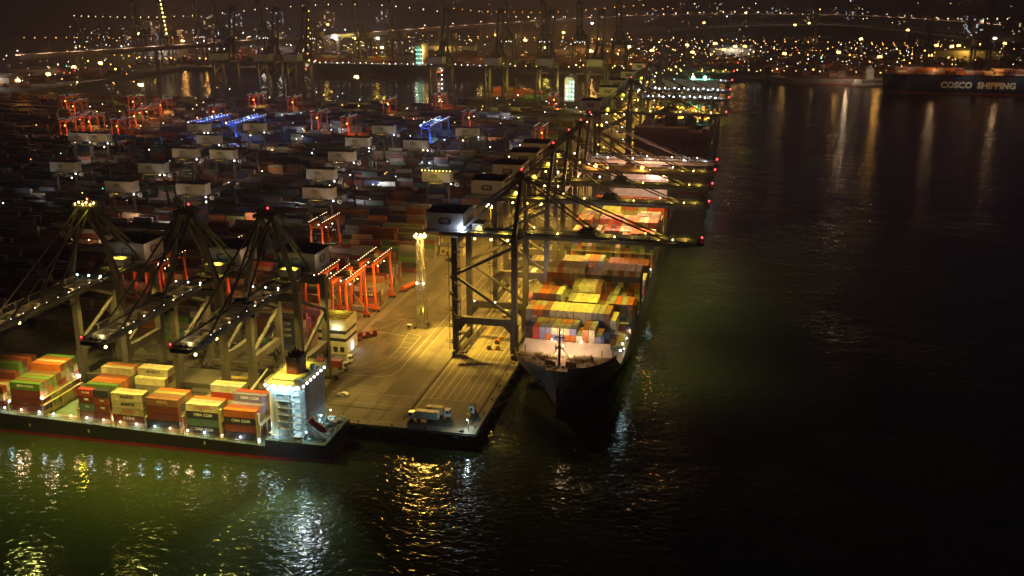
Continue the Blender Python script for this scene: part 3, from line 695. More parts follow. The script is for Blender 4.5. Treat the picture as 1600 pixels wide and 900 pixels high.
for X in (-246, -222, -176.5, -290): mk.box(X - .25, X + .25, S1Y0 - .03, S1Y0 - .004, 3.2, 4.4); mk.box(X - .45, X + .45, S1Y0 - .03, S1Y0 - .004, 4.1, 4.4)
mk.build('draught_mark', m_logow, hh1)
# hatch covers / coamings per bay
S1B_ = [('g0', -268.2, 9.3), ('g1', -252.6, 9.1), ('g2', -225.1, 8.9), ('g3', -211.8, 8.6), ('g4', -198.2, 7.9), ('g5', -182.9, 7.2), ('g6', -168.7, 6.4), ('gm', -283.5, 9.4)]
for nm, x0, z0 in S1B_:
    MB().box(x0 + .3, x0 + 11.9, S1Y0 + 1.6, S1Y1 - 1.2, s1z(x0 + 6), z0 - .06).build('hatch_cover', m_hatch, ship1)
# open hold with yellow cell guides
cg = MB(); x0, x1 = -239.4, -226.2
cg.box(x0, x1, S1Y0 + 1.7, S1Y0 + 2.0, s1z(x0), 8.2); cg.box(x0, x1, S1Y1 - 2.0, S1Y1 - 1.7, s1z(x0), 8.2)
for k in range(9):
    y = S1Y0 + 2.2 + k * 2.42
    cg.bar((x1 - .2, y, s1z(x0) - .02), (x1 - .2, y, 13.4), .35)
cg.box(x1 - .14, x1 - .02, S1Y0 + 2.2, S1Y1 - 2.2, s1z(x0), 13.6)
cg.build('cell_guides', m_buff, ship1)
# lashing bridges between bays
for k, X in enumerate((-254.2, -240.0, -226.0 + .35, -212.3, -199.0, -184.4, -169.7, -155.3)):
    lb = MB(); zb = s1z(X); zt = zb + (7.2 if k in (1, 5, 6, 7) else 5.2)
    for y in (S1Y0 + .5, S1Y0 + 6, S1C, S1Y1 - 6, S1Y1 - .5): lb.bar((X, y, zb), (X, y, zt), .35)
    lb.box(X - .45, X + .45, S1Y0 + .3, S1Y1 - .3, zt - .15, zt)
    if k in (1,): lb.box(X - .9, X + .9, S1Y0 + .3, S1Y1 - .3, zt - 2.4, zt - 2.25)
    lb.rail([(X - .4, S1Y0 + .3, zt), (X - .4, S1Y1 - .3, zt)], 1.0, 2.4, .05).rail([(X + .4, S1Y0 + .3, zt), (X + .4, S1Y1 - .3, zt)], 1.0, 2.4, .05)
    lb.build('lashing_bridge', m_lash, ship1)
for x0 in (-170.6 + .6, -156.1):   # tall buff box posts by the last bay
    MB().box(x0 - .55, x0 + .55, S1Y0 + .4, S1Y0 + 1.5, s1z(x0), s1z(x0) + 11.5).build('guide_post', m_buff, ship1)
MB().rail([(X, S1Y0 + .15, s1z(X)) for X in (-300, -260, -220, -180, -154)], 1.1, 2.5, .05).build('deck_rail', m_white, ship1)
# superstructure
sup = MB(); sup.box(-151, -143.2, S1Y0 + 1.2, S1Y1 - 2.2, 5.2, 27.0); sup.box(-143.2, -139.6, S1Y0 + 4.2, S1Y1 - 2.2, 7.4, 27.0)
sp = sup.build('superstructure', m_white, ship1)
# rounded forward quarter
rc = MB(); rc.cyl((-150.2, S1Y0 + 2.6, 5.3), (-150.2, S1Y0 + 2.6, 26.9), 1.6, 14); rc.build('corner_casing', m_white, sp)
sl = MB(); rl = MB(); stt = MB()
for k in range(7):
    z = 9.4 + k * 2.55
    sl.box(-148.8, -139.5, S1Y0 + .3, S1Y0 + 4.19, z, z + .16)
    rl.rail([(-148.6, S1Y0 + .4, z + .16), (-139.6, S1Y0 + .4, z + .16), (-139.6, S1Y0 + 4.1, z + .16)], 1.05, 1.6, .04)
    a, b_ = (-146.5, -142) if k % 2 else (-142, -146.5)
    if k: stt.bar((a, S1Y0 + 1.0, z - 2.4), (b_, S1Y0 + 1.0, z + .1), .7, .18)
for xx in (-148.7, -144, -139.6): sl.bar((xx, S1Y0 + .5, 7.4), (xx, S1Y0 + .5, 25), .22)
sl.build('gallery', m_white, sp); rl.build('railing', m_white, sp); stt.build('stairs', m_white, sp)
br = MB(); br.box(-152.2, -138.8, S1Y0 - .3, S1Y1 - .8, 27.0, 28.4); br.box(-151, -141, S1Y0 + 3.5, S1Y1 - 4.5, 28.4, 29.0)
br.rail([(-152, S1Y0 - .1, 28.4), (-139, S1Y0 - .1, 28.4), (-139, S1Y1 - 1, 28.4), (-152, S1Y1 - 1, 28.4), (-152, S1Y0 - .1, 28.4)], 1.1, 2, .05)
bd = br.build('bridge_deck', M('yellow_lit_cream', (.62, .58, .45), .6, var=.2), ship1)
gl = MB(); 
for k in range(8): gl.box(-151.06, -151.0, S1Y0 + 2.4 + k * 2.1, S1Y0 + 4.1 + k * 2.1, 24.6, 26.1)
gl.build('window', m_glass, sp)
fn = MB(); fn.prism([(-147.6, 306.5), (-143.8, 306.5), (-143.0, 307.3), (-143.0, 312.6), (-143.8, 313.4), (-147.6, 313.4)], 28.4, 33.6)
fu = fn.build('funnel', m_maroon, ship1)
ft = MB(); ft.prism([(-147.7, 306.4), (-143.7, 306.4), (-142.9, 307.2), (-142.9, 312.7), (-143.7, 313.5), (-147.7, 313.5)], 33.6, 35.2)
for k in range(5): ft.cyl((-146.6 + (k % 2) * 1.6, 307.4 + k * 1.2, 35.2), (-146.6 + (k % 2) * 1.6, 307.4 + k * 1.2, 36.8), .38, 8)
ft.build('funnel_cap', m_blackst, fu)
logo_panel(fu, (-145.6, 306.44, 31.2), '-y', 2.6, 'CK')
mm = MB(); mm.bar((-149.8, S1C - 3, 28.8), (-149.8, S1C - 3, 36), .35); mm.bar((-149.8, S1C - 5, 34), (-149.8, S1C - 1, 34), .25); mm.bar((-149.8, S1C - 4.4, 32), (-149.8, S1C - 1.6, 32), .25)
mm.bar((-140.5, S1Y1 - 5, 28.8), (-140.5, S1Y1 - 5, 33), .25); mm.bar((-148.5, S1Y0 + 5, 28.8), (-148.5, S1Y0 + 5, 32.5), .2); mm.cyl((-141.2, S1Y1 - 8, 28.4), (-141.2, S1Y1 - 8, 30.4), 1.0, 8); mm.box(-142.4, -140, 300.5, 303, 28.4, 30.0)
mm.build('radar_mast', m_white, ship1)
# free fall lifeboat on its ramp
lf = MB(); n = 10; rings = []
for j, (yy, rr) in enumerate(((0, .3), (.5, .95), (1.6, 1.25), (5.2, 1.3), (6.6, 1.0), (7.4, .35))):
    for i in range(n): tt = 2 * math.pi * i / n; rings.append((rr * math.cos(tt), yy, rr * 1.0 * math.sin(tt)))
lf.v = rings; lf.f = [(j * n + i, j * n + (i + 1) % n, (j + 1) * n + (i + 1) % n, (j + 1) * n + i) for j in range(5) for i in range(n)] + [tuple(range(n - 1, -1, -1)), tuple(range(5 * n, 6 * n))]; lf.m = [0] * len(lf.f)
lf.box(-.6, .6, .7, 2.0, 1.1, 1.8)
lbt = tag(lf.build('lifeboat', m_lboat, None), 'dark red enclosed lifeboat tilted on its ramp behind the white bridge', 'lifeboat')
lbt.location = (-138.6, 302.0, 14.8); lbt.rotation_euler = Euler((R(-32), 0, R(-90)), 'XYZ')
rp = MB(); rp.bar((-139.2, 300.9, 13.4), (-132.8, 300.9, 9.2), .35); rp.bar((-139.2, 303.2, 13.4), (-132.8, 303.2, 9.2), .35)
for yy in (300.9, 303.2): rp.bar((-138.4, yy, 7.4), (-138.4, yy, 13.0), .3); rp.bar((-133.6, yy, 7.4), (-133.6, yy, 9.6), .3); rp.bar((-139.2, yy, 13.4), (-137.4, yy, 17.4), .3)
rp.bar((-137.4, 300.9, 17.4), (-137.4, 303.2, 17.4), .3)
rp.build('lifeboat_ramp', m_white, ship1)
random.seed(5); m_wg = M('winch_grey', (.4, .42, .40), .6)
for k in range(46):
    X = random.uniform(-139, -132.2); Y = random.uniform(S1Y0 + .8, S1Y1 - .8); q = random.random(); s_ = .25 + random.random() * .45
    wn_ = MB()
    if q < .4: wn_.cyl((X - s_, Y, 8.1), (X + s_, Y, 8.1), .45, 8); wn_.box(X - s_ - .2, X - s_, Y - .5, Y + .5, 7.4, 8.5)
    elif q < .7: wn_.cyl((X, Y, 7.4), (X, Y, 8.3), .22, 8); wn_.cyl((X, Y + .7, 7.4), (X, Y + .7, 8.3), .22, 8)
    else: wn_.box(X - s_, X + s_, Y - s_, Y + s_, 7.4, 7.4 + .5 + s_)
    wn_.build('mooring_winch' if q < .4 else 'mooring_bitt' if q < .7 else 'deck_locker', m_wg, ship1)

MB().rail([(-153, S1Y0 + .15, 7.4), (-131.7, S1Y0 + .15, 7.4), (-131.7, S1Y1 - .15, 7.4)], 1.1, 1.8, .05).build('stern_rail', m_white, ship1)
MB().box(-152.6, -141, S1Y0 + .4, S1Y0 + 1.19, 9.2, 9.4).box(-152.6, -151.2, S1Y0 + .4, S1Y1 - 3, 9.2, 9.4).build('poop_platform', m_white, ship1)
MB().bar((-166.5, 314, 17), (-160.5, 318, 25.5), .8, .8, w2=.4, h2=.4).bar((-166.5, 314, 6), (-166.5, 314, 17.5), .9).build('deck_crane', m_white, ship1)
random.seed(8)
for k in range(20):
    X = -282 + k * 6.62 + random.uniform(-.5, .5); zz = s1z(X)
    lamp(ship1, (X, S1Y0 + .55, zz + 2.1), .30, (E_white, E_cyan, E_warm)[k % 3 if k % 5 else 2], 'deck_lamp')
    point((X, S1Y0 + .25, zz + 1.7), 190, (WHT, CYA, WARM)[k % 3 if k % 5 else 2], .25)
for X, zz in ((-240.0, 14.6), (-254.2, 12)):
    for Y in (S1Y0 + 1, S1Y1 - 1): lamp(ship1, (X, Y, zz), .45, E_white, 'deck_lamp'); point((X + .6, Y, zz + .4), 1500, WARM, .3)
point((-233, S1Y0 + 9, 15.5), 2600, YEL, .5)
for X in (-211.9, -184.3, -170.0): point((X, S1Y0 + .9, s1z(X) + 3), 800, WARM, .3)
for k in range(7):
    z = 11.3 + k * 2.55
    for xx in (-147.2, -142.0):
        if z < 27: lamp(sp, (xx, S1Y0 + 3.4, z + .4), .24, E_cyan, 'gallery_lamp'); point((xx, S1Y0 + 2.3, z + .1), 150, CYA, .25)
for k in range(5): lamp(bd, (-151.6 + k * 2.9, S1Y0 - .5, 28.1), .42, E_white, 'floodlight')
for k in range(4): lamp(bd, (-150.8 + k * 2.9, S1Y0 - .3, 26.6), .36, E_cyan, 'floodlight')
for k in range(7): lamp(bd, (-138.6, S1Y0 + 1.5 + k * 3.0, 27.9), .38, E_white, 'floodlight')
for xx in (-149, -145, -141): point((xx, S1Y0 - 1.0, 26.2), 500, CYA, .3)
for yy in (302, 308, 314, 319): spot((-137.2, yy, 28.6), (-138.8, yy, 29.6), 120, CYA, 120)
point((-149.5, S1Y0 - 1.5, 9.5), 300, CYA, .3); point((-152.7, S1Y0 + 5, 17), 600, WHT, .3); point((-153.2, S1Y0 + 2, 12), 500, CYA, .3)
for xx, yy, P in ((-138.4, S1Y0 + .8, 500), (-138.9, 308.5, 500), (-138.9, 313.5, 500), (-137.4, 318.5, 600), (-134.2, 304.5, 300)): down((xx, yy, 10.6), P * .9, CYA, 120); lamp(ship1, (xx, yy, 11.4), .3, E_cyan, 'deck_lamp')
down((-146, 303, 33.5), 5200, YEL, 140); down((-148, 316.5, 34), 5200, YEL, 140)
spot((-140, S1Y0 - 1.5, 27), (-128, 252, 0), 150000, (.8, .92, 1), 60, .8, .5)

# ship two: bow towards the viewer on the side berth
ship2 = thing('container_ship', 'grey container ship moored at the side berth with floodlit bow towards the viewer', 'container ship', (-62.3, 352, 0))
B2 = 21.4; L2 = 340.0
def half2(f, y):
    bl = 78 - 40 * f; st0 = 9 * (1 - f) ** 1.5 + 3.6 * f
    t = min(1, max(0, (y - st0) / bl)); e = 1.75 + 1.15 * f
    v = B2 * (1 - (1 - t) ** e) ** (1 / (1 + f ** 1.5))
    if y > L2 - 40: v *= 1 - (1 - f) * .35 * ((y - L2 + 40) / 40) ** 2
    return max(.08, v)
def dz2(y): return 12.5 if y > 31 else (18.3 - 1.0 * y / 31 if y <= 24 else 17.5 - (y - 24) / 7 * 5.0)
hl2 = build_hull(ship2, half2, [0, 0, .3, .6, .85, 1], 46, L2, m_hullg, m_boot, m_deckr, lambda y: dz2(y), bow_y=3.7)
# forecastle deck sits below the bulwark top
fd = MB(); ysf = [4.2, 5, 6.5, 8.5, 11.5, 15, 20, 24]
for a, b_ in zip(ysf[:-1], ysf[1:]):
    ha, hb = half2(.9, a) - .4, half2(.9, b_) - .4
    fd.add([(-ha, a, 18.45 - a / 31), (ha, a, 18.45 - a / 31), (hb, b_, 18.45 - b_ / 31), (-hb, b_, 18.45 - b_ / 31)], [(0, 1, 2, 3)])
fd.build('forecastle_deck', M('lit_deck_tan', (.30, .2, .12), .75, var=.45, scale=.5), ship2)
for sx in (-1, 1):
    bwk = MB()
    for a, b_ in zip(ysf[:-1], ysf[1:]):
        ha, hb = half2(1, a), half2(1, b_); za, zb = dz2(a), dz2(b_)
        bwk.add([(sx * ha, a, za), (sx * hb, b_, zb), (sx * hb, b_, zb + 1.5), (sx * ha, a, za + 1.5), (sx * (ha - .3), a, za), (sx * (hb - .3), b_, zb), (sx * (hb - .3), b_, zb + 1.5), (sx * (ha - .3), a, za + 1.5)],
                [(0, 1, 2, 3), (7, 6, 5, 4), (3, 2, 6, 7)])
    bwk.build('bulwark', m_hullg, ship2)
bk = MB()   # sloping breakwater
yb, yt = 23.0, 27.5; xb, xt = 18.4, 17.0
bk.add([(-xb, yb + 2, 17.4), (0, yb - .5, 17.6), (xb, yb + 2, 17.4), (-xt, yt + 1, 21.6), (0, yt, 21.6), (xt, yt + 1, 21.6), (-xb, yb + 2.5, 17.4), (0, yb + .2, 17.6), (xb, yb + 2.5, 17.4), (-xt, yt + 1.5, 21.6), (0, yt + .5, 21.6), (xt, yt + 1.5, 21.6)],
       [(0, 1, 4, 3), (1, 2, 5, 4), (9, 10, 7, 6), (10, 11, 8, 7), (3, 4, 10, 9), (4, 5, 11, 10), (0, 3, 9, 6), (2, 8, 11, 5)])
bko = bk.build('breakwater', m_pink, ship2)
for x in (-6, 6): lamp(bko, (x, 27.4, 22.3), .3, E_warm, 'floodlight'); spot((-62.3 + x, 352 + 27.2, 22.6), (-62.3 + x * .8, 386, 23.2), 3400, (1, .74, .45), 150, .6, .3)  # lamps and beams added to brighten the first bay's fronts
fm = MB(); fm.cyl((0, 10.5, 18), (0, 10.5, 33), .55, 8, r2=.3); fm.box(-1.6, 1.6, 9.6, 11.4, 25.2, 25.5); fm.box(-2.0, 2.0, 9.9, 11.1, 29.4, 29.6)
for x in (-1.6, 1.6): fm.bar((x, 10.5, 25.5), (x * .3, 10.5, 28), .12); fm.bar((x * 1.2, 10.5, 29.6), (0, 10.5, 32), .12)
for sx in (-1, 1): fm.bar((0, 10.5, 27), (sx * 4.5, 15, 18), .18)
fm.rail([(-1.5, 9.7, 25.5), (1.5, 9.7, 25.5)], 1, .8, .04)
fmo = fm.build('foremast', M('mast_dark', (.12, .09, .07), .5), ship2)
m_wb = M('winch_buff', (.45, .34, .18), .6, var=.3); random.seed(9)
for sx in (-1, 1):
    for (x, y) in ((4, 11), (6.5, 16), (3.2, 17.5), (9.5, 18.8)):
        x *= sx; wf = MB(); wf.cyl((x - 1.1, y, 19.2), (x + 1.1, y, 19.2), .95, 12); wf.box(x - 1.5, x - 1.2, y - 1.1, y + 1.1, 18, 20.2); wf.box(x + 1.2, x + 1.5, y - 1.1, y + 1.1, 18, 20.2); wf.box(x + 1.5, x + 2.4, y - .6, y + .6, 18, 19.6); wf.build('mooring_winch', m_wb, ship2)
for k in range(60):
    y = random.uniform(7, 21.5); hm = half2(.95, y) - 1.0; x = random.uniform(-hm, hm); s_ = random.uniform(.15, .5)
    if k % 2: MB().box(x - s_, x + s_, y - s_, y + s_, 17.9, 18.3 + s_ * 1.4).build('deck_locker', m_wb, ship2)
    else: MB().cyl((x, y, 17.9), (x, y, 18.6 + s_), s_ * .7, 8).build('mooring_bitt', m_wb, ship2)
for x in (-15.5, 14.8): MB().bar((x, 21.5, 18), (x, 21.5, 21.4), .4).build('vent_post', m_wb, ship2)

cr = MB()   # hawse and anchor pocket, rail of the forecastle
for sx in (-1, 1):
    cr.cyl((sx * (half2(.62, 9) - .3), 9, 12.3), (sx * (half2(.62, 9) + .35), 8.6, 11.8), 1.0, 10); cr.bar((sx * (half2(.5, 9) + .3), 8.6, 11.5), (sx * (half2(.45, 9) + .5), 8.6, 8.8), .5)
cr.build('anchor', m_blackst, hl2)
hc = MB(); hc.box(-20.6, 20.6, 60, 120, 12.5, 14.2); hc.box(-20.6, 20.6, 126, 300, 12.5, 14.2); hc.box(-16, 16, 32, 47.0, 12.5, 14.2); hc.box(-20.6, 20.6, 47.3, 60, 12.5, 14.2)
hc.build('hatch_cover', m_hatch, ship2)
for k, Y in enumerate((46.9, 60.7, 74.6, 93.5, 109.0, 150, 165, 181.5, 196, 211, 232)):
    lb = MB(); zt = 20 if Y < 100 else 23
    for x in (-20.9, -10, 0, 10, 20.9): lb.bar((x, Y, 12.5), (x, Y, zt), .35)
    lb.box(-21, 21, Y - .45, Y + .45, zt - .15, zt); lb.rail([(-21, Y - .4, zt), (21, Y - .4, zt)], 1, 3, .05)
    lb.build('lashing_bridge', m_lash, ship2)
MB().rail([(21.2, 34, 12.5), (21.25, 80, 12.5), (21.25, 320, 12.5)], 1.2, 3, .05).build('deck_rail', m_white, ship2)
sp2 = MB(); sp2.box(-18, 18, 302, 315, 12.5, 44); sp2.box(-21.4, 21.4, 302, 308, 41, 44.5); sp2.box(-5, 5, 320, 332, 12.5, 42); sp2.box(-14, 14, 303, 312, 44.5, 45.3); sp2.bar((0, 308, 45), (0, 308, 53), .5)
s2o = sp2.build('superstructure', m_white, ship2)
w2 = MB()
for k in range(16): w2.box(-17 + k * 2.15, -15.4 + k * 2.15, 301.94, 302, 41.8, 43.5)
w2.build('window', m_glass, s2o)
lamp(fmo, (0, 11.2, 31.2), .4, E_warm, 'masthead_lamp'); lamp(fmo, (1.2, 11.2, 26), .3, E_warm, 'masthead_lamp')
spot((-62.3, 364.6, 31.0), (-62.3, 386, 22), 24000, (1, .74, .44), 118, .5, .4)
point((-62.3 + 1.0, 366.6, 23.2), 1500, WARM, .3); point((-62.3 - 9, 372, 24.2), 700, WARM, .3); point((-62.3 + 9, 372, 24.2), 700, WARM, .3)
for sx, Y, P in ((-1, 384.0, 1400), (1, 388.5, 450), (1, 396.5, 350)): lamp(ship2, (sx * 17.6 + (2.6 if sx > 0 else -.6), Y - 352, 16.5), .4, E_warm if sx < 0 else E_white, 'deck_lamp'); point((-62.3 + sx * 17.4 + (3 if sx > 0 else -1), Y - .6, 17.2), P, (1, .6, .5) if sx < 0 else CYA, .3)
random.seed(3)
for k in range(14):
    Y = 396 + k * 9 + random.uniform(-2, 2); lamp(ship2, (20.95, Y - 352, 15 + (k % 3)), .26, (E_white, E_cyan, E_dim)[k % 3], 'deck_lamp')
    if k % 2 == 0: point((-62.3 + 21.05, Y, 16.2), 170, (CYA, WHT, WARM)[k % 3], .3)
for (x, Y, z) in ((-20, 469, 26), (-12, 466, 25), (17.5, 462.5, 24.5)): lamp(ship2, (x, Y - 352, z), .8, E_white, 'floodlight'); point((-62.3 + x, Y - 1.2, z), 3500, WHT, .4)
for (x, Y, P) in ((-10, 592, 60000), (6, 594, 60000), (16, 590, 70000)): point((-62.3 + x, Y, 47), P * .6, (1, .52, .30), .6); lamp(ship2, (x, 303.2 - 10, 40), .5, E_ora, 'floodlight')
point((-62.3 + 10, 650, 40), 5000, (1, .5, .42), .5)

# ship three: very wide ship further along the berth
ship3 = thing('container_ship', 'broad unlit container ship beyond the floodlit one, dark container wall facing the viewer', 'container ship', (-54.5, 792, 0))
h3 = MB(); h3.box(-29.5, 29.5, 0, 395, 1.4, 17); h3.box(-29.5, -28.9, 0, 395, 17, 18); h3.box(28.9, 29.5, 0, 395, 17, 18)
hh3 = h3.build('hull', m_hullg, ship3); MB().box(-29.4, 29.4, .1, 395, -1, 1.39).build('boot_top', m_boot, hh3)
MB().box(-28.8, 28.8, 27, 390, 17.01, 18.8).build('hatch_cover', m_hatch, ship3)
f3 = MB(); f3.box(-8, 2, 64, 76, 18.9, 56).box(-6.8, .8, 65, 75, 56, 58); f3.build('funnel', M('dark_funnel', (.045, .03, .035), .6), ship3)
f3 = MB(); f3.box(10, 17, 46, 60, 18.9, 51).box(11, 16, 47, 59, 51, 53.0); f3.build('funnel', M('dark_funnel_b', (.03, .045, .045), .6), ship3)
s3 = MB(); s3.box(-27, 27, 300, 312, 17, 58); s3.box(-29.4, 29.4, 301, 308, 55, 58.4); s3.build('superstructure', m_white, ship3)
# ------------------------------------------------------------------ containers
PAL = dict(m=('maroon', (.17, .028, .022)), r=('red', (.42, .03, .022)), o=('orange', (.50, .13, .022)), y=('cream', (.62, .55, .36)), g=('green', (.10, .26, .045)), t=('teal', (.10, .22, .18)),
           e=('grey', (.30, .29, .28)), w=('white', (.70, .68, .62)), b=('blue', (.035, .07, .2)), n=('navy', (.018, .028, .06)), p=('violet', (.22, .20, .40)), c=('brown', (.24, .105, .055)), k=('rust', (.30, .06, .03)), l=('olive', (.28, .27, .10)))
KEYS = list(PAL)
def cont_mat(k):
    nm, rgb = PAL[k]
    m = bpy.data.materials.new('container_' + nm.replace(' ', '_')); m.use_nodes = True; nt = m.node_tree; b = nt.nodes['Principled BSDF']; b.inputs['Roughness'].default_value = .55
    tc = nt.nodes.new('ShaderNodeTexCoord'); oi = nt.nodes.new('ShaderNodeObjectInfo'); vm = nt.nodes.new('ShaderNodeVectorMath'); vm.operation = 'MULTIPLY_ADD'
    cx = nt.nodes.new('ShaderNodeCombineXYZ')
    for i in range(3): nt.links.new(oi.outputs['Random'], cx.inputs[i])
    vm.inputs[1].default_value = (37, 53, 71)
    nt.links.new(cx.outputs[0], vm.inputs[0]); nt.links.new(tc.outputs['Object'], vm.inputs[2])
    n = nt.nodes.new('ShaderNodeTexNoise'); n.inputs['Scale'].default_value = .45; n.inputs['Detail'].default_value = 6; n.inputs['Roughness'].default_value = .7
    rp = nt.nodes.new('ShaderNodeValToRGB'); rp.color_ramp.elements[0].position = .32; rp.color_ramp.elements[1].position = .62
    rust = tuple(.45 * c + .55 * d for c, d in zip(rgb, (.11, .06, .035)))
    rp.color_ramp.elements[0].color = (*rust, 1); rp.color_ramp.elements[1].color = (*rgb, 1)
    e2 = rp.color_ramp.elements.new(.9); e2.color = tuple(min(1, c * 1.2) for c in rgb) + (1,)
    hv = nt.nodes.new('ShaderNodeHueSaturation'); mr = nt.nodes.new('ShaderNodeMapRange'); mr.inputs[3].default_value = .72; mr.inputs[4].default_value = 1.15
    nt.links.new(oi.outputs['Random'], mr.inputs[0]); nt.links.new(mr.outputs[0], hv.inputs['Value'])
    nt.links.new(vm.outputs[0], n.inputs[0]); nt.links.new(n.outputs[0], rp.inputs[0]); nt.links.new(rp.outputs[0], hv.inputs['Color']); nt.links.new(hv.outputs[0], b.inputs['Base Color'])
    return m
CM = {k: cont_mat(k) for k in KEYS}
m_rod = M('lock_rod', (.25, .24, .22), .5, var=0)
CH_ = 2.66; TP = 2.70; CW = 2.35
_cb = {}
def cont_mesh(L, k):
    if (L, k) in _cb: return _cb[(L, k)]
    mb = MB(); x = L / 2; w = CW / 2; h = CH_; p = .09
    # corner posts and rails
    for sx in (-1, 1):
        for sy in (-1, 1):
            mb.box(sx * x - (p if sx > 0 else 0) - 0, sx * x + (0 if sx > 0 else p), sy * w - (p if sy > 0 else 0), sy * w + (0 if sy > 0 else p), 0, h)
    for sy in (-1, 1):
        y0, y1 = (w - p, w) if sy > 0 else (-w, -w + p)
        for z0, z1 in ((.001, .16), (h - .12, h - .001)): mb.box(-x + p, x - p, y0, y1, z0, z1)
        # corrugated side
        n = 22 if L > 8 else 11; vs = []; step = (L - 2 * p) / (n * 4)
        for i in range(n * 4 + 1):
            d = .035 if i % 4 in (0, 1) else .085
            for z in (.16, h - .12): vs.append((-x + p + i * step, sy * (w - d), z))
        fs = [(2 * i, 2 * i + 2, 2 * i + 3, 2 * i + 1) if sy < 0 else (2 * i + 1, 2 * i + 3, 2 * i + 2, 2 * i) for i in range(n * 4)]
        mb.add(vs, fs)
    for sx in (-1, 1):
        x0, x1 = (x - p, x) if sx > 0 else (-x, -x + p)
        for z0, z1 in ((.002, .14), (h - .12, h - .002)): mb.box(x0, x1, -w + p, w - p, z0, z1)
    mb.box(-x + .06, x - .13, -w + .095, w - .095, .1, h - .05)      # inner body, roof a little recessed
    me = mb.mesh('container', CM[k])
    dm = MB(); dm.box(x - .12, x - .06, -w + .1, -.02, .14, h - .12).box(x - .12, x - .06, .02, w - .1, .14, h - .12)
    d = dm.mesh('door', CM[k])
    rm = MB()
    for y in (-.85, -.35, .35, .85): rm.bar((x - .03, y, .2), (x - .03, y, h - .2), .05)
    r_ = rm.mesh('lock_rod', m_rod)
    _cb[(L, k)] = (me, d, r_); return _cb[(L, k)]

BOX = []   # dict per container
def put(cx, cy, z0, L, ax, k, lab, grp, txt=None, key=None, w=1.0):
    BOX.append(dict(c=(cx, cy, z0), L=L, ax=ax, k=k, lab=lab, grp=grp, txt=txt, w=w))
TN = lambda t, n: 'top tier' if t == n - 1 else ('bottom tier' if t == 0 else ordn(t + 1) + ' tier')
# --- ship one
rnd = random.Random(4)
MIX = 'mmmkcorgteenbyyl'
S1S = {  # name: (dist phrase, rows heights, per row colours bottom->top)
 'gm': ('eighth', [3, 3, 2, 3, 4, 4, 4, 4, 4]), 'g0': ('seventh', [3, 3, 3, 4, 5, 5, 5, 5, 4]), 'g1': ('sixth', [4, 4, 4, 4, 4, 5, 5, 5, 5]), 'g2': ('fifth', [4, 3, 4, 4, 4, 4, 5, 5, 4]), 'g3': ('fourth', [4, 4, 2, 1, 0, 1, 4, 5, 5]),
 'g4': ('third', [4, 4, 4, 4, 1, 0, 0, 0, 0]), 'g5': ('second', [4, 4, 4, 0, 0, 0, 0, 4, 4]), 'g6': ('first', [4, 4, 4, 5, 5, 4, 4, 0, 0])}
TOPS = {'gm': 'rmrmcgkmo', 'g0': 'rykmgmomo', 'g1': 'gcglcoyog', 'g2': 'rogookyog', 'g3': 'yymmmeyyy', 'g4': 'ecloncccc', 'g5': 'yeooooowy', 'g6': 'okpprwyee'}
NEAR = {'gm': 'mmr', 'g0': 'mym', 'g1': 'mmmg', 'g3': 'kyyy', 'g4': 'nmmc', 'g5': 'ntny', 'g6': 'nkno'}
BR = {'g1': {3: ('EVERGREEN', 'w')}, 'g3': {3: ('MAERSK', 'd'), 2: ('MAERSK', 'd'), 1: ('TRITON', 'o'), 0: ('K-LINE', 'w')}, 'g5': {3: ('TRITON', 'o'), 2: ('CMA CGM', 'w'), 0: ('CMA CGM', 'w')}, 'g6': {2: ('CMA CGM', 'w')}, 'g4': {3: ('OOCL', 'y')}}
for nm, x0, z0 in S1B_:
    od, hs = S1S[nm]
    for r in range(9):
        cy_ = 298.9 + 1.22 + r * 2.52
        for t in range(hs[r]):
            if r == 0 and nm in NEAR: k = NEAR[nm][t]
            elif t == hs[r] - 1: k = TOPS[nm][r]
            else: k = rnd.choice(MIX)
            ph = f"black ship's {od} bay from bridge, {ordn(r + 1)} row from water, {TN(t, hs[r])}"
            if nm == 'g2' and r < 2:
                for q, kk in ((0, 'ctmr'[t]), (1, 'mkkn'[t])):
                    put(x0 + 3.05 + q * 6.2, cy_, z0 + t * TP, 6.06, 'x', kk, f"{PAL[kk][0]} container, {ph}, {('forward', 'aft')[q]} half", 'containers on the black ship', (('K-LINE', 'w') if (q, t) == (0, 3) else ('TEX', 'w') if t in (1, 2) else None) if r == 0 else None)
            else:
                tx = BR.get(nm, {}).get(t) if r == 0 else (('MAERSK', 'd') if nm == 'g3' and r == 7 and t == 4 else ('CMA CGM', 'w') if nm == 'g6' and r == 3 and t == 4 else None)
                put(x0 + 6.1, cy_, z0 + t * TP, 12.19, 'x', k, f"{PAL[k][0]} container, {ph}", 'containers on the black ship', tx)
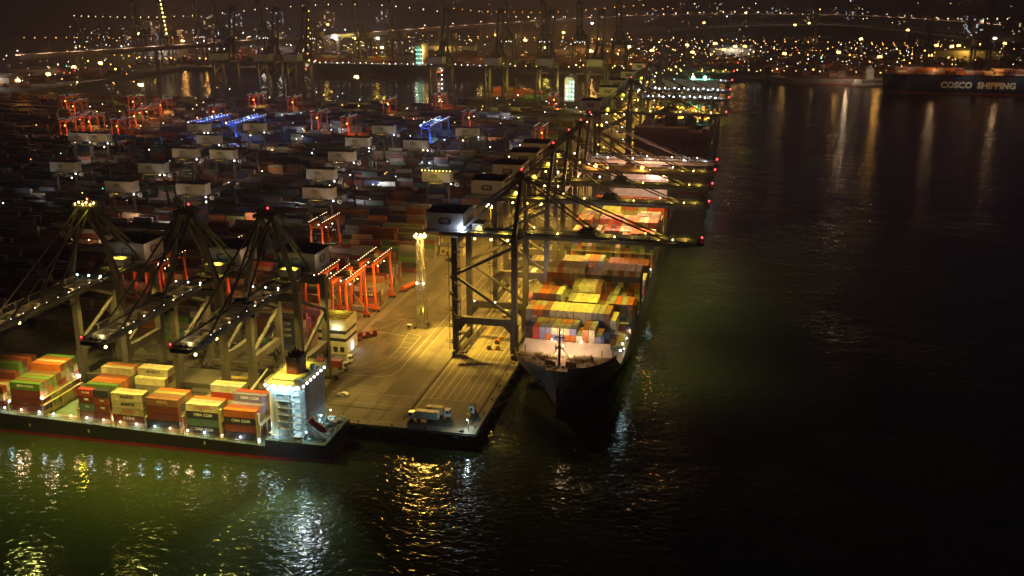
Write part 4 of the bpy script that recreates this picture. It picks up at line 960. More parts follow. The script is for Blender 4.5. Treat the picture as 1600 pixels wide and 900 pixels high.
# --- ship two (columns across, quay side first)
G2 = 'containers on the floodlit ship'
def bay2(y0, x0, cols, z0, od, ship='floodlit ship', two=(), w=1.0, pool='mkcnbeetoly'):
    """cols: list of (height, top colour, front colours string from top)"""
    for ci, spec in enumerate(cols):
        if spec is None: continue
        n, top = spec[0], spec[1]; fr = spec[2] if len(spec) > 2 else ''
        for t in range(n):
            d = n - 1 - t
            k = top if d == 0 else (fr[d - 1] if d - 1 < len(fr) else rnd.choice(pool))
            ph = f"{ship}'s {od} bay from bow, {ordn(ci + 1)} column from quay, {TN(t, n)}"
            if two and two[0] <= ci <= two[1]:
                for q in (0, 1):
                    kk = k if q == 0 or d else rnd.choice('ceokl')
                    put(x0 + ci * 2.52 + 1.26, y0 + 3.05 + q * 6.3, z0 + t * TP, 6.06, 'y', kk, f"{PAL[kk][0]} container, {ph}, {('bow', 'stern')[q]} half", G2, w=w)
            else:
                put(x0 + ci * 2.52 + 1.26, y0 + 6.1, z0 + t * TP, 12.19, 'y', k, f"{PAL[k][0]} container, {ph}", G2, w=w)
HZ = 14.3
bay2(385.6, -77.3, [(4, 'r', 'r'), (4, 'p', 'p'), (4, 'p', 'o'), (4, 'y', 'p'), (4, 'y', 'p'), (4, 'y', 'o'), (4, 'p', 'o'), (3, 'w', 'w'), (4, 'o', 'o'), (4, 'y', 'y'), (3, 'p', 'p')], HZ, 'first', two=(0, 10))
bay2(399.7, -83.2, [(5, 'e', 'e'), (5, 'o', 'y'), (5, 'o', 'r'), (5, 'c', 'y')] + [(5, 'y', 'y')] * 7 + [(5, 'e', 'y'), (5, 'e', 'p'), (5, 'c', 'c'), (4, 'y', 'y')], HZ, 'second', two=(0, 3))
bay2(413.9, -83.2, [(6, 'e', 'e'), (6, 'o', 'e'), (6, 'o', 'c'), (6, 'c', 'c'), (6, 'y', 'y'), (4, 'm'), (5, 'e', 'e'), (5, 'y', 'l'), (5, 'y', 'l'), (5, 'y', 'l'), (5, 'y', 'k'), (4, 'c'), (4, 'e', 'e'), (5, 'e', 'e'), (5, 'o', 'o'), (5, 'e', 'e'), (5, 'o', 'c')], HZ, 'third', two=(0, 3))
bay2(428.1, -83.2, [(5, 'm'), (5, 'c'), (4, 'm'), (4, 'k'), (4, 'e'), (4, 'e'), (6, 'l', 'l'), (6, 'y', 'l'), (6, 'y', 'l'), (6, 'y', 'l'), (6, 'c'), (4, 'm'), (4, 'e'), (5, 'e'), (4, 'e'), (4, 'm'), (3, 'm')], HZ, 'fourth')
bay2(446.8, -83.2, [(7, 'y', 'mmm'), (7, 'y', 'mn'), (7, 'o', 'mn'), (7, 'y', 'cm'), (7, 'y', 'cm'), (7, 'y', 'ee'), (7, 'y', 'ee'), (6, 'c'), (6, 'e', 'e'), (6, 'e', 'e'), (7, 'y', 'n'), (7, 'c', 'n'), (7, 'y', 'n'), (7, 'o', 'n'), (7, 'y', 'n'), (7, 'o', 'n'), (7, 'y', 'n')], HZ, 'fifth')
bay2(470.5, -83.2, [(2, 'e'), (2, 'e'), (3, 'm'), (4, 'e'), (5, 'o', 'm'), (6, 'y', 'c'), (6, 'o', 'o'), (6, 'o', 'k'), (6, 'e', 'k'), (3, 'm'), (3, 'n'), (2, 'k'), (2, 'e'), (3, 'm'), (2, 'e'), (2, 'k'), (3, 'y', 'r')], HZ, 'sixth')
bay2(487.0, -83.2, [(4, 'e')] * 5 + [(3, 'e')] * 4 + [(4, 'm')] * 8, HZ, 'seventh', pool='mkne')
bay2(518.5, -83.2, [(7, 'y'), (7, 'o', 'o'), (7, 'y', 'c'), (4, 'e'), (5, 'y'), (5, 'e'), (5, 'e'), (5, 'e'), (5, 'e'), (4, 'y'), (6, 'y'), (6, 'o'), (7, 'o', 'o'), (7, 'o', 'o'), (7, 'o', 'o'), (7, 'o', 'o'), (7, 'y', 'o')], HZ, 'eighth')
bay2(533.0, -83.2, [(8, 'o'), (8, 'l'), (8, 'o'), (4, 'e'), (6, 'y'), (5, 'e'), (6, 'r', 'n'), (6, 'n'), (6, 'r', 'r'), (6, 'y'), (6, 'y'), (6, 'e'), (8, 'o'), (8, 'l'), (8, 'y'), (8, 'o'), (8, 'o')], HZ, 'ninth')
bay2(547.5, -83.2, [(8, 'y'), (8, 'y'), (8, 'l'), (8, 'l')] + [(7, 'k'), (7, 'k'), (7, 'o'), (7, 'r'), (7, 'r'), (7, 'y')] + [(7, 'o')] * 2 + [(8, 'y')] * 5, HZ, 'tenth')
bay2(563.0, -83.2, [(6, 'k'), (6, 'k')] + [(6, 'o')] * 6 + [(5, 'e')] * 4 + [(6, 'o')] * 5, HZ, 'eleventh')
bay2(583.5, -83.2, [(7, 'e', 'y'), (7, 'y', 'y')] + [(7, 'w', 'w')] * 5 + [(7, 'k', 'e')] * 4 + [(7, 'e', 'y')] * 2 + [(7, 'r', 'k')] * 4, HZ, 'twelfth')
bay2(600.0, -83.2, [(7, 'k')] * 17, HZ, 'thirteenth')
bay2(618.0, -83.2, [(5, 'e')] * 17, HZ, 'fourteenth', pool='mkec')
# --- ship three
for b_i in range(22):
    y0 = 819.5 + b_i * 14.6
    if 838 + 14 < y0 < 858: continue
    if 1090 < y0 < 1106: continue
    for ci in range(23):
        n = 10 if b_i == 0 else (9 if b_i < 3 else rnd.choice((7, 8, 8, 9) if b_i < 8 else (6, 7, 8)))
        if b_i == 0 and ci in (17, 18, 19, 20): n = 9
        if 1 <= b_i <= 3 and (18 <= ci <= 21 or 8 <= ci <= 12): continue
        for t in range(n):
            if b_i < 2: k = rnd.choice('mmmkmmcm')
            else: k = rnd.choice('ooyyokrcyel') if t > n - 4 else rnd.choice('mkcne')
            put(-83.7 + ci * 2.52 + 1.26, y0 + 6.1, 18.9 + t * TP, 12.19, 'y', k, f"{PAL[k][0]} container, wide dark ship, {ordn(b_i + 1)} bay, {ordn(ci + 1)} column from quay, {TN(t, n)}", 'containers on the wide dark ship')
# --- container yard: blocks parallel to the near quay
for blk in range(26):
    yb_ = 385.5 + 32 * blk
    if blk == 0: xr = -181.5
    elif blk == 1: xr = -184.6
    else: xr = -167.5 - (4 if blk % 3 == 0 else 0)
    if yb_ > 1180: break
    xl = -((yb_ / 800) * 800 * .80) - 60
    nb = int((xr - xl) / 13.0)
    base = rnd.choice((3, 4, 4)) if blk > 3 else 4
    for bi in range(nb):
        xx = xr - 6.1 - bi * 13.0
        if rnd.random() < .06: continue
        for r in range(6):
            n = max(0, min(6, base + rnd.choice((-2, -1, 0, 0, 0, 1)) + (1 if blk == 0 and bi < 3 else 0)))
            if blk > 4 and rnd.random() < .10: n = max(0, n - 3)
            pool = rnd.choice(('mekcn', 'meoce', 'bnete', 'kencm', 'metge', 'yeelc', 'nnbem', 'eebnw'))
            for t in range(n):
                k = rnd.choice(pool)
                yy = yb_ + 4.2 + r * 2.75
                tx = None
                if r == 0 and blk < 3 and rnd.random() < .55: tx = {'o': ('HAPAG-LLOYD', 'd'), 'g': ('U A S C', 'w'), 'b': ('CMA CGM', 'w'), 'n': ('CMA CGM', 'w'), 'm': ('TEX', 'w'), 'k': ('HYUNDAI', 'w'), 'r': ('K-LINE', 'w'), 'e': ('MAERSK', 'd'), 't': ('CHINA SHIPPING', 'w')}.get(k)
                put(xx, yy, QZ + .03 + t * TP, 12.19, 'x', k, f"{PAL[k][0]} container, {ordn(blk + 1)} yard block, {ordn(bi + 1)} bay from road, {ordn(r + 1)} row back, {TN(t, n)}", 'containers in the yard', tx)
# --- far yards and far ships (small in the picture)
def far_block(x0, x1, y0, ny, zb, mx, pool='mmkcoenb', skip=.1, ax='x'):
    nx = int((x1 - x0) / 13)
    for i in range(nx):
        hcol = rnd.randint(1, mx)
        for r in range(ny):
            if rnd.random() < skip: continue
            n = max(0, min(mx, hcol + rnd.choice((-1, 0, 0, 1))))
            for t in range(n): put(x0 + 6.5 + i * 13, y0 + 1.3 + r * 2.6, zb + t * TP, 12.19, 'x', rnd.choice(pool), None, None)
for j in range(9): far_block(-1050, 1000, 1775 + j * 34, 5, 4.55, 5)
for j in range(5): far_block(-1330, -1010, 1330 + j * 60, 5, 4.65, 4)
far_block(-720, -395, 1690, 8, 19.0, 4, 'oyckme'); far_block(-320, -222, 1268, 10, 13.6, 5, 'kotmngr', .05); far_block(212, 470, 1588, 12, 26.2, 3, 'oykcmee', .15)
far_block(60, 200, 1694, 6, 9.0, 4, 'ocmke')

# which of them show largest in the photograph
CAMV = Vector((0, 0, CAM_H)); hd = R(12.554); pt = R(16.81)
FW = Vector((-math.sin(hd) * math.cos(pt), math.cos(hd) * math.cos(pt), -math.sin(pt))); RT = Vector((math.cos(hd), math.sin(hd), 0)); UPV = RT.cross(FW)
def proj(p):
    d = Vector(p) - CAMV; z = d.dot(FW); return (800 + 1612 * d.dot(RT) / z, 450 - 1612 * d.dot(UPV) / z, z)
occ = {}
def cells(q):
    return (round(q['c'][0] * 2), round(q['c'][1] * 2), round(q['c'][2] * 10))
def extent(q):
    hx, hy = (q['L'] / 2, CW / 2) if q['ax'] == 'x' else (CW / 2, q['L'] / 2)
    return q['c'][0] - hx, q['c'][0] + hx, q['c'][1] - hy, q['c'][1] + hy, q['c'][2], q['c'][2] + CH_
bv = []; bf = []
FC = [(3, 2, 1, 0), (4, 5, 6, 7), (0, 1, 5, 4), (1, 2, 6, 5), (2, 3, 7, 6), (3, 0, 4, 7)]
for q in BOX:
    x0, x1, y0, y1, z0, z1 = extent(q); b0 = len(bv)
    bv += [(x0, y0, z0), (x1, y0, z0), (x1, y1, z0), (x0, y1, z0), (x0, y0, z1), (x1, y0, z1), (x1, y1, z1), (x0, y1, z1)]
    bf += [tuple(b0 + i for i in f) for f in FC]
tree = BVHTree.FromPolygons([Vector(v) for v in bv], bf)
for i, q in enumerate(BOX):
    q['a'] = 0.0; q['seen'] = False
    x0, x1, y0, y1, z0, z1 = extent(q); cxm, cym, czm = (x0 + x1) / 2, (y0 + y1) / 2, (z0 + z1) / 2
    px = proj((cxm, cym, czm)); q['px'] = px
    if px[2] < 10: continue
    sc = 1612 / px[2]
    inside = -60 < px[0] < 1660 and -60 < px[1] < 960
    faces = [((cxm, cym, z1), (0, 0, 1), (x1 - x0) * (y1 - y0), ((x1 - x0) * .35, 0, 0), (0, (y1 - y0) * .3, 0)), ((cxm, y0, czm), (0, -1, 0), (x1 - x0) * (z1 - z0), ((x1 - x0) * .35, 0, 0), (0, 0, (z1 - z0) * .3)),
             ((x1, cym, czm), (1, 0, 0), (y1 - y0) * (z1 - z0), (0, (y1 - y0) * .35, 0), (0, 0, (z1 - z0) * .3)), ((x0, cym, czm), (-1, 0, 0), (y1 - y0) * (z1 - z0), (0, (y1 - y0) * .35, 0), (0, 0, (z1 - z0) * .3))]
    for c, n, A, u, v in faces:
        c = Vector(c); n = Vector(n); d = CAMV - c
        cs = n.dot(d) / d.length
        if cs <= 0: continue
        hit = 0
        for su, sv in ((-1, -1), (1, 1), (0, 0), (1, -1), (-1, 1)):
            p = c + Vector(u) * su + Vector(v) * sv + n * .03
            if tree.ray_cast(p, d.normalized(), 600)[0] is None: hit += 1
        if hit: q['seen'] = True
        if inside: q['a'] += A * cs * sc * sc * hit / 5
    q['a'] *= q['w']
rank = sorted([q for q in BOX if q['lab'] and q['a'] > 4 and 0 < q['px'][0] < 1600 and 0 < q['px'][1] < 900], key=lambda q: -q['a'])
top = set(id(q) for q in rank[:300])
m_letd = M('letter_dark', (.03, .035, .05), .6, var=0); m_leto = M('letter_orange', (.55, .13, .05), .6, var=0); m_lety = M('letter_gold', (.6, .45, .2), .6, var=0)
LM = {'w': m_logow, 'd': m_letd, 'o': m_leto, 'y': m_lety}
seen_l = {}
for q in rank[:300]:
    me, d, r_ = cont_mesh(q['L'], q['k'])
    o = bpy.data.objects.new('shipping_container', me); link(o); o.location = q['c']
    if q['ax'] == 'y': o.rotation_euler = (0, 0, R(-90))
    tag(o, q['lab'], 'container', q['grp'])
    dd = inst('door', d, o); inst('lock_rods', r_, dd)
    if q['txt'] and q['ax'] == 'x':
        t, mk_ = q['txt']; sz = 1.5 if q['L'] > 8 else 1.0
        if t in ('HAPAG-LLOYD', 'CHINA SHIPPING'): sz = 1.1
        if t == 'EVERGREEN': sz = 1.25
        lettering(t, sz, LM[mk_], o, (0.2, -CW / 2 + .02, CH_ * .55), '-y', .03)
# the rest: one mass
vs = []; fs = []; mi = []
for q in BOX:
    if id(q) in top: continue
    x0, x1, y0, y1, z0, z1 = extent(q); b0 = len(vs)
    vs += [(x0, y0, z0), (x1, y0, z0), (x1, y1, z0), (x0, y1, z0), (x0, y0, z1), (x1, y0, z1), (x1, y1, z1), (x0, y1, z1)]
    F_ = FC[1:] if q['seen'] else FC[1:]
    fs += [tuple(b0 + i for i in f) for f in F_]; mi += [KEYS.index(q['k'])] * len(F_)
me = bpy.data.meshes.new('container_stacks'); me.from_pydata(vs, [], fs); me.update()
for k in KEYS: me.materials.append(CM[k])
me.polygons.foreach_set('material_index', mi)
tag(inst('container_stacks', me), 'stacks of remaining shipping containers across the yards and ships', 'containers', kind='stuff')
print('BOXES', len(BOX), 'rank', len(rank), 'min area', rank[min(299, len(rank) - 1)]['a'], 'labels', len(set(q['lab'] for q in rank[:300])))
# ------------------------------------------------------------------ light masts
def make_mast(label, h=42.0, w0=4.2, w1=2.2, group='lattice light masts', lat=True):
    t = thing('light_mast', label, 'light mast', group=group)
    if lat:
        mb = MB(); n = 9
        for i in range(n):
            z0, z1 = h * i / n, h * (i + 1) / n; a, b_ = [(w0 + (w1 - w0) * q / h) / 2 for q in (z0, z1)]
            cs0 = [(-a, -a, z0), (a, -a, z0), (a, a, z0), (-a, a, z0)]; cs1 = [(-b_, -b_, z1), (b_, -b_, z1), (b_, b_, z1), (-b_, b_, z1)]
            for k in range(4):
                m = (k + 1) % 4
                mb.bar(cs0[k], cs1[k], .26); mb.bar(cs1[k], cs1[m], .09)
                if (i + k) % 2: mb.bar(cs0[k], cs1[m], .11)
                else: mb.bar(cs0[m], cs1[k], .11)
        mb.build('lattice', m_lat, t)
        MB().bar((.6, .6, .5), (.5, .5, h), .5, .12).build('ladder', m_lat, t)
    else:
        MB().cyl((0, 0, 0), (0, 0, h), .6, 8, r2=.3).build('pole', m_lat, t)
    pf = MB(); n = 10; r = 2.6 if lat else 2.0
    for i in range(n):
        a0, a1 = 2 * math.pi * i / n, 2 * math.pi * (i + 1) / n
        p, q = (r * math.cos(a0), r * math.sin(a0), h + .3), (r * math.cos(a1), r * math.sin(a1), h + .3)
        pf.bar(p, q, .3); pf.bar(p, (0, 0, h), .15); pf.bar((p[0], p[1], h + 1.3), (q[0], q[1], h + 1.3), .12); pf.bar(p, (p[0], p[1], h + 1.3), .12)
    pf.build('platform', m_steel_d, t)
    return t, h, r
mast, mh, mr = make_mast('pale lattice light mast with a crown of lit floodlights on the open apron')
mast.location = (-138.4, 431, QZ)
masts = [mast]
for x, y, l in [(-121.5, 499, 'lattice light mast seen through the legs of the nearest side-berth crane'), (-129, 566, 'lattice light mast behind the second side-berth crane, partly hidden')]:
    masts.append(dup(mast, (x, y, QZ), 0, l, 'lattice light masts'))
for o in masts:
    for k in range(8):
        a = k * math.pi / 4 + .2; lamp(o, (mr * math.cos(a), mr * math.sin(a), mh + 1.2 + .5 * (k % 2)), .42, E_warm, 'floodlight')
for zz in (21.5,):
    for x in (-1.5, 1.5): lamp(mast, (x, -1.7, zz), .5, E_warm, 'floodlight')
    point((-138.4, 431 - 3.2, QZ + zz), 1800, (1, .78, .45), .4); point((-138.4, 431, QZ + 8), 1500, YEL, .3)
spot((-138.4, 431, QZ + mh + 3.2), (-132, 425, 5), 280000, (1, .54, .08), 158, .35, 1.2)
spot((-138.4, 429, QZ + mh + 2.8), (-120, 420, 5), 1250000, (1, .60, .06), 74, 1.0, .8)
point((-138.4, 431 - 4, QZ + mh - 3), 2200, (1, .72, .35), .5)
spot((-121.5, 499, QZ + mh + 3), (-121.5, 499.1, 5), 260000, SOD, 150, .4, 1); spot((-129, 566, QZ + mh + 3), (-129, 566.1, 5), 260000, SOD, 150, .4, 1)
mb = MB(); mb.rail([(-3, -3, 0), (3, -3, 0), (3, 3, 0), (-3, 3, 0), (-3, -3, 0)], 1.5, .9, .07); mb.box(-3.2, -1.8, -3.6, -3.1, 0, 1.2); mb.box(1, 2.6, 2, 2.8, 0, 1.6)
mb.build('guard_fence', m_steel_d, mast)
bth = MB().box(-1, 1, -.8, .8, 0, 2.1).box(-1.15, 1.15, -.95, .95, 2.1, 2.25); b_o = tag(bth.build('white_booth', m_house), 'small white booth at the foot of the lattice light mast', 'booth'); b_o.location = (-143.2, 427.0, QZ)
MB().box(-.5, .5, -.84, -.8, .9, 1.7).build('window', m_glass, b_o)

# ------------------------------------------------------------------ control building
m_cream = M('cream_wall', (.52, .46, .28), .75, var=.22, scale=.3); m_band = M('window_band', (.03, .03, .035), .25, var=.1); m_flat = M('flat_roof', (.18, .16, .12), .85, var=.4, scale=.4)
cbd = thing('control_building', 'cream control building with dark window bands and an open beamed roof, by the orange cranes', 'building', (-165.5, 395.5, QZ))
x0, x1, y0, y1 = -6.5, 6.5, -6.5, 6.5
wl = MB()
for z0, z1 in ((0, .8), (3.3, 5.6), (7.2, 9.0), (10.6, 15.4)): wl.box(x0, x1, y0, y1, z0, z1) if z1 < 15 else (wl.box(x0, x1, y0, y1, z0, 12.4), wl.box(x0, x1, y0, y0 + .4, 12.4, z1), wl.box(x0, x1, y1 - .4, y1, 12.4, z1), wl.box(x0, x0 + .4, y0 + .4, y1 - .4, 12.4, z1), wl.box(x1 - .4, x1, y0 + .4, y1 - .4, 12.4, z1))
for z0, z1 in ((.8, 3.3),):
    for k in range(5): wl.box(x0 + k * 3.0, x0 + k * 3.0 + 1.0, y0, y0 + .5, z0, z1)
    wl.box(x1 - .5, x1, y0 + .5, y0 + 5, z0, z1); wl.box(x1 - .5, x1, y1 - 4.5, y1, z0, z1); wl.box(x0, x0 + .5, y0 + .5, y1, z0, z1)
wall = wl.build('wall', m_cream, cbd)
wb_ = MB()
for z0, z1 in ((.8, 3.3), (5.6, 7.2), (9.0, 10.6)): wb_.box(x0 + .25, x1 - .25, y0 + .25, y1 - .25, z0, z1)
wb_.build('window_band', m_band, cbd)
MB().box(x0 + .41, x1 - .41, y0 + .41, y1 - .41, 12.405, 12.5).build('roof', m_flat, cbd)
bms = MB()
for k in range(4): bms.box(x0 + .4, x1 - .4, y0 + 2.0 + k * 3.0, y0 + 2.4 + k * 3.0, 14.8, 15.2)
bms.box(-.2, .2, y0 + .4, y1 - .4, 14.4, 14.79); bms.build('roof_beam', m_cream, cbd)
dr = MB().box(x1 - .02, x1 + .06, y0 + 5.2, y0 + 8.2, .1, 3.2).build('door', M('lit_doorway', (.6, .65, .7), .6, emit=(.75, .88, 1), es=.7, var=0), cbd)
for k in range(4): MB().box(x0 + 1.2 + k * 3.0, x0 + 2.8 + k * 3.0, y0 - .02, y0 + .24, 1.2, 2.8).build('window', m_glass, cbd)
for x in (1.6, 3.6): lamp(wall, (x, y0 - .7, 11.7), .42, E_white, 'floodlight'); point((-165.5 + x, 395.5 + y0 - 1.3, QZ + 11.9), 300, (1, .9, .62), .3)
point((-165.5 + 8.5, 395.5, QZ + 2.6), 500, WHT, .3); point((-166, 399, QZ + 17.4), 1100, YEL, .4)
spot((-150, 372, QZ + 13), (-161, 390, QZ + 8), 9000, YEL, 80, .8)

# ------------------------------------------------------------------ vehicles
m_carw = M('white_car_paint', (.72, .72, .70), .3, var=.05); m_dkred = M('dark_red_paint', (.22, .03, .02), .5, var=.3); m_van = M('truck_grey_white', (.5, .48, .46), .55, var=.25)
def wheel(par, x, y, r=.5, w=.3):
    o = MB().cyl((0, -w / 2, 0), (0, w / 2, 0), r, 12).build('wheel', m_tyre, par, loc=(x, y, r)); MB().cyl((0, -w / 2 - .02, 0), (0, w / 2 + .02, 0), r * .5, 8).build('rim', m_lat, o)
car = thing('parked_car', 'small white car parked on the apron behind the black ship\'s stern', 'car', (-143.8, 346.2, QZ), R(172))
mb = MB(); prof = [(-2.2, .35), (2.15, .35), (2.2, .75), (1.3, .95), (.55, 1.45), (-1.2, 1.5), (-2.1, 1.0)]
n = len(prof); mb.add([(x, -.85, z) for x, z in prof] + [(x, .85, z) for x, z in prof], [tuple(range(n)), tuple(range(2 * n - 1, n - 1, -1))] + [(i, n + i, n + (i + 1) % n, (i + 1) % n) for i in range(n)])
body = mb.build('body', m_carw, car)
MB().add([(1.25, -.7, .99), (.6, -.66, 1.42), (.6, .66, 1.42), (1.25, .7, .99)], [(0, 1, 2, 3)]).build('windscreen', m_glass, body, loc=(.03, 0, .02))
for sy in (-1, 1): MB().box(-1.5, .55, sy * .86 - .012, sy * .86 + .012, 1.0, 1.36).build('side_window', m_glass, body)
for x in (-1.35, 1.35):
    for y in (-.78, .78): wheel(car, x, y, .33, .22)
for y in (-.55, .55): MB().box(2.17, 2.23, y - .18, y + .18, .6, .74).build('headlight', m_lat, car)
def make_truck(name, label, loc, rz, kind, col, cabcol, L=12.2):
    t = thing(name, label, 'truck', loc, rz)
    cb = MB().box(L / 2 + .5, L / 2 + 2.6, -1.2, 1.2, .9, 3.4).box(L / 2 + 2.6, L / 2 + 2.9, -1.15, 1.15, .7, 1.9).build('cab', cabcol, t)
    MB().box(L / 2 + 2.6, L / 2 + 2.66, -1.05, 1.05, 2.0, 3.1).build('windscreen', m_glass, cb)
    for sy in (-1, 1): MB().box(L / 2 + 1.3, L / 2 + 2.4, sy * 1.2 - .02, sy * 1.2 + .02, 2.0, 3.0).build('side_window', m_glass, cb)
    MB().box(-L / 2, L / 2 + .8, -.5, .5, .85, 1.15).box(-L / 2, L / 2, -1.15, 1.15, 1.15, 1.3).build('chassis', m_steel_d, t)
    if kind == 'box':
        bx = MB().box(-L / 2, L / 2, -1.24, 1.24, 1.302, 4.1).build('cargo_box', col, t)
        mm = MB()
        for k in range(14): mm.box(-L / 2 + .4 + k * (L - .8) / 13 - .05, -L / 2 + .4 + k * (L - .8) / 13 + .05, -1.28, -1.24, 1.4, 4.0)
        mm.build('side_rib', col, bx); MB().box(-L / 2 - .05, -L / 2, -1.1, 1.1, 1.4, 4).build('door', col, bx)
    for x in (-L / 2 + 1.2, -L / 2 + 2.5, L / 2 - 1.0, L / 2 + 1.7):
        for y in (-1.0, 1.0): wheel(t, x, y, .5, .35)
    for y in (-.8, .8): MB().box(L / 2 + 2.9, L / 2 + 2.94, y - .2, y + .2, .9, 1.15).build('headlight', m_lat, t)
    return t
make_truck('box_truck', 'grey-white box truck parked near the edge of the near quay', (-105.2, 330.6, QZ), R(180), 'box', m_van, m_carw, 8.6)
make_truck('flatbed_truck', 'small cream-topped truck half hidden behind the grey-white box truck', (-103.5, 335.2, QZ), R(0), 'box', M('cream_box', (.55, .46, .25), .6, var=.2), m_van, 6.2)
make_truck('container_truck', 'truck with a dark red trailer below the cream control building', (-160.5, 372.2, QZ), 0, 'box', m_dkred, m_van, 12.2)
make_truck('flatbed_truck', 'empty flatbed truck with a white cab, just behind the red trailer', (-161.8, 380.5, QZ), 0, 'flat', m_van, m_carw, 12.2)
make_truck('container_truck', 'truck with a pale box under the second quay crane, near-quay side', (-186, 345.5, QZ), R(180), 'box', M('ochre_box', (.5, .36, .1), .6), M('ochre_cab', (.5, .36, .1), .5), 12.2)
make_truck('container_truck', 'truck carrying a yellow-lit box between the forward and middle near-quay cranes', (-222, 345.5, QZ), R(180), 'box', M('cream_box', (.55, .46, .25), .6, var=.2), m_carw, 12.2)
for i, (x, y, col, lab) in enumerate([(-104.2, 462, 'y', 'truck with a cream container under the second side-berth crane'), (-97, 476, 'k', 'truck with a rust container under the second side-berth crane, nearer the ship'), (-104.2, 520, 'w', 'truck with a white container between the second and third side-berth cranes'), (-97.0, 548, 'o', 'truck with an orange container under the third side-berth crane'), (-107, 590, 'y2', 'truck with a pale container past the fourth side-berth crane')]):
    make_truck('container_truck', lab, (x, y, QZ), R(-90), 'box', {'y': M('cream_box', (.55, .46, .25), .6, var=.2), 'k': m_dkred, 'w': m_carw, 'o': M('ochre_box', (.5, .2, .05), .6), 'y2': m_van}[col], m_carw, 12.2)
for i, (x, y, a) in enumerate([(-159.2, 411.6, 20), (-156.8, 414.4, 20), (-160.8, 409.2, 100)]):
    t = thing('yard_tractor', ('dark red yard tractor parked in the open beside the red-lit crane, nearer the building', 'dark red yard tractor parked beside its twin, further from the building', 'dark yard tractor turned sideways behind the control building')[i], 'tractor', (x, y, QZ), R(a), 'yard tractors')
    cb = MB().box(.4, 2.0, -1.1, .3, .8, 2.9).build('cab', m_dkred, t); MB().box(2.0, 2.04, -1, .2, 1.7, 2.7).build('windscreen', m_glass, cb)
    MB().box(-2.6, 2.4, -1.1, 1.1, .6, 1.1).box(.4, 2.3, .3, 1.1, 1.1, 1.7).build('chassis', m_dkred, t)
    for xx in (-1.8, 1.6):
        for yy in (-1.0, 1.0): wheel(t, xx, yy, .5, .35)
# small apron equipment
def cone_bin(name, label, cat, loc, m1, m2):
    t = thing(name, label, cat, loc)
    MB().box(-1.0, 1.0, -.7, .7, .3, 1.3).box(-.7, .3, -.5, .5, 1.3, 1.9).build('body', m1, t); MB().box(.3, .95, -.55, .55, 1.3, 1.7).build('hood', m2, t)
    for xx in (-.7, .7):
        for yy in (-.6, .6): wheel(t, xx, yy, .3, .2)
cone_bin('utility_cart', 'small red and yellow cart on the lanes under the nearest side-berth crane', 'cart', (-99.6, 417.0, QZ), m_redp, m_yelp)
cone_bin('utility_cart', 'small yellow cart beyond the red one on the crane lanes', 'cart', (-98.4, 421.5, QZ), m_yelp, m_yelp)
m_scr = M('drab_yellow', (.25, .18, .05), .6)
for i, x in enumerate((-101.2, -97.4)): cone_bin('utility_cart', ('drab cart on the lane line just before the red cart, quay-side lanes left', 'drab cart on the lane line nearer the ship\'s bow')[i], 'cart', (x, 409.0, QZ), m_scr, m_steel_d)
kb = thing('quay_cabin', 'small white cabin standing at the side-berth edge near the corner', 'cabin', (-91.2, 342.0, QZ))
MB().box(-1.0, 1.0, -1.6, 1.6, .2, 3.0).build('wall', m_carw, kb); MB().box(-1.15, 1.15, -1.75, 1.75, 3.0, 3.2).build('roof', m_roof, kb); MB().box(-.6, .5, -1.63, -1.6, 1.2, 2.3).build('window', m_glass, kb); MB().box(-1.04, -1.0, -.4, .6, .3, 2.3).build('door', m_van, kb)
yb = thing('warning_board', 'small yellow board in front of the white quay cabin', 'board', (-91.6, 337.8, QZ))
MB().box(-.8, .8, -.06, .06, .5, 1.5).build('panel', m_yelp, yb)
for x in (-.6, .6): MB().box(x - .06, x + .06, -.05, .05, 0, .5).build('leg', m_steel_d, yb)
cl = thing('quay_corner_light', 'slim light post shining white at the outer corner of the quay', 'light post', (-88.4, 325.6, QZ))
MB().cyl((0, 0, 0), (0, 0, 4.6), .12, 8, r2=.07).build('post', m_lat, cl); MB().box(-.5, .5, -.2, .2, 4.5, 4.7).build('arm', m_lat, cl); lamp(cl, (-.45, 0, 4.35), .22, E_white)
point((-89.0, 325.4, QZ + 3.9), 2200, (.75, 1, .9), .2)
lpm = thing('mooring_hook', 'dark mooring hook on the quay corner beside the light post', 'mooring hook', (-90.6, 324.4, QZ))
MB().box(-.9, .9, -.5, .5, 0, .5).build('base', m_steel_d, lpm); MB().bar((-.4, 0, .5), (.9, -.2, 1.0), .35).build('hook', m_blackst, lpm)
for i in range(26):
    if i < 14: x, y = -86.9, 329 + i * 13.0
    else: x, y = -91 - (i - 13) * 4.0 * 3.2, 324.2
    bl = MB().cyl((0, 0, 0), (0, 0, .55), .28, 10).cyl((0, 0, .55), (0, 0, .8), .42, 10)
    o = tag(bl.build('bollard', m_steel_d), ('low dark mooring bollard along the side-berth edge' if i < 14 else 'low dark mooring bollard along the near-quay edge'), 'bollard', 'mooring bollards along the side berth' if i < 14 else 'mooring bollards along the near quay'); o.location = (x, y, QZ)
for i in range(20):
    y = 328 + i * 9
    fo = tag(MB().box(0, .7, -.9, .9, 0, 2.6).box(.7, .85, -.7, .7, .2, 2.4).build('quay_fender', m_rub), 'black rubber fender on the side-berth quay wall', 'fender', 'rubber fenders on the side-berth wall'); fo.location = (-84.8, y, 1.4)
for i in range(5):
    fo = tag(MB().box(-.9, .9, -.7, 0, 0, 2.6).box(-.7, .7, -.85, -.7, .2, 2.4).build('quay_fender', m_rub), 'black rubber fender on the near-quay wall', 'fender', 'rubber fenders on the near-quay wall'); fo.location = (-92 - i * 9, 322.4, 1.4)
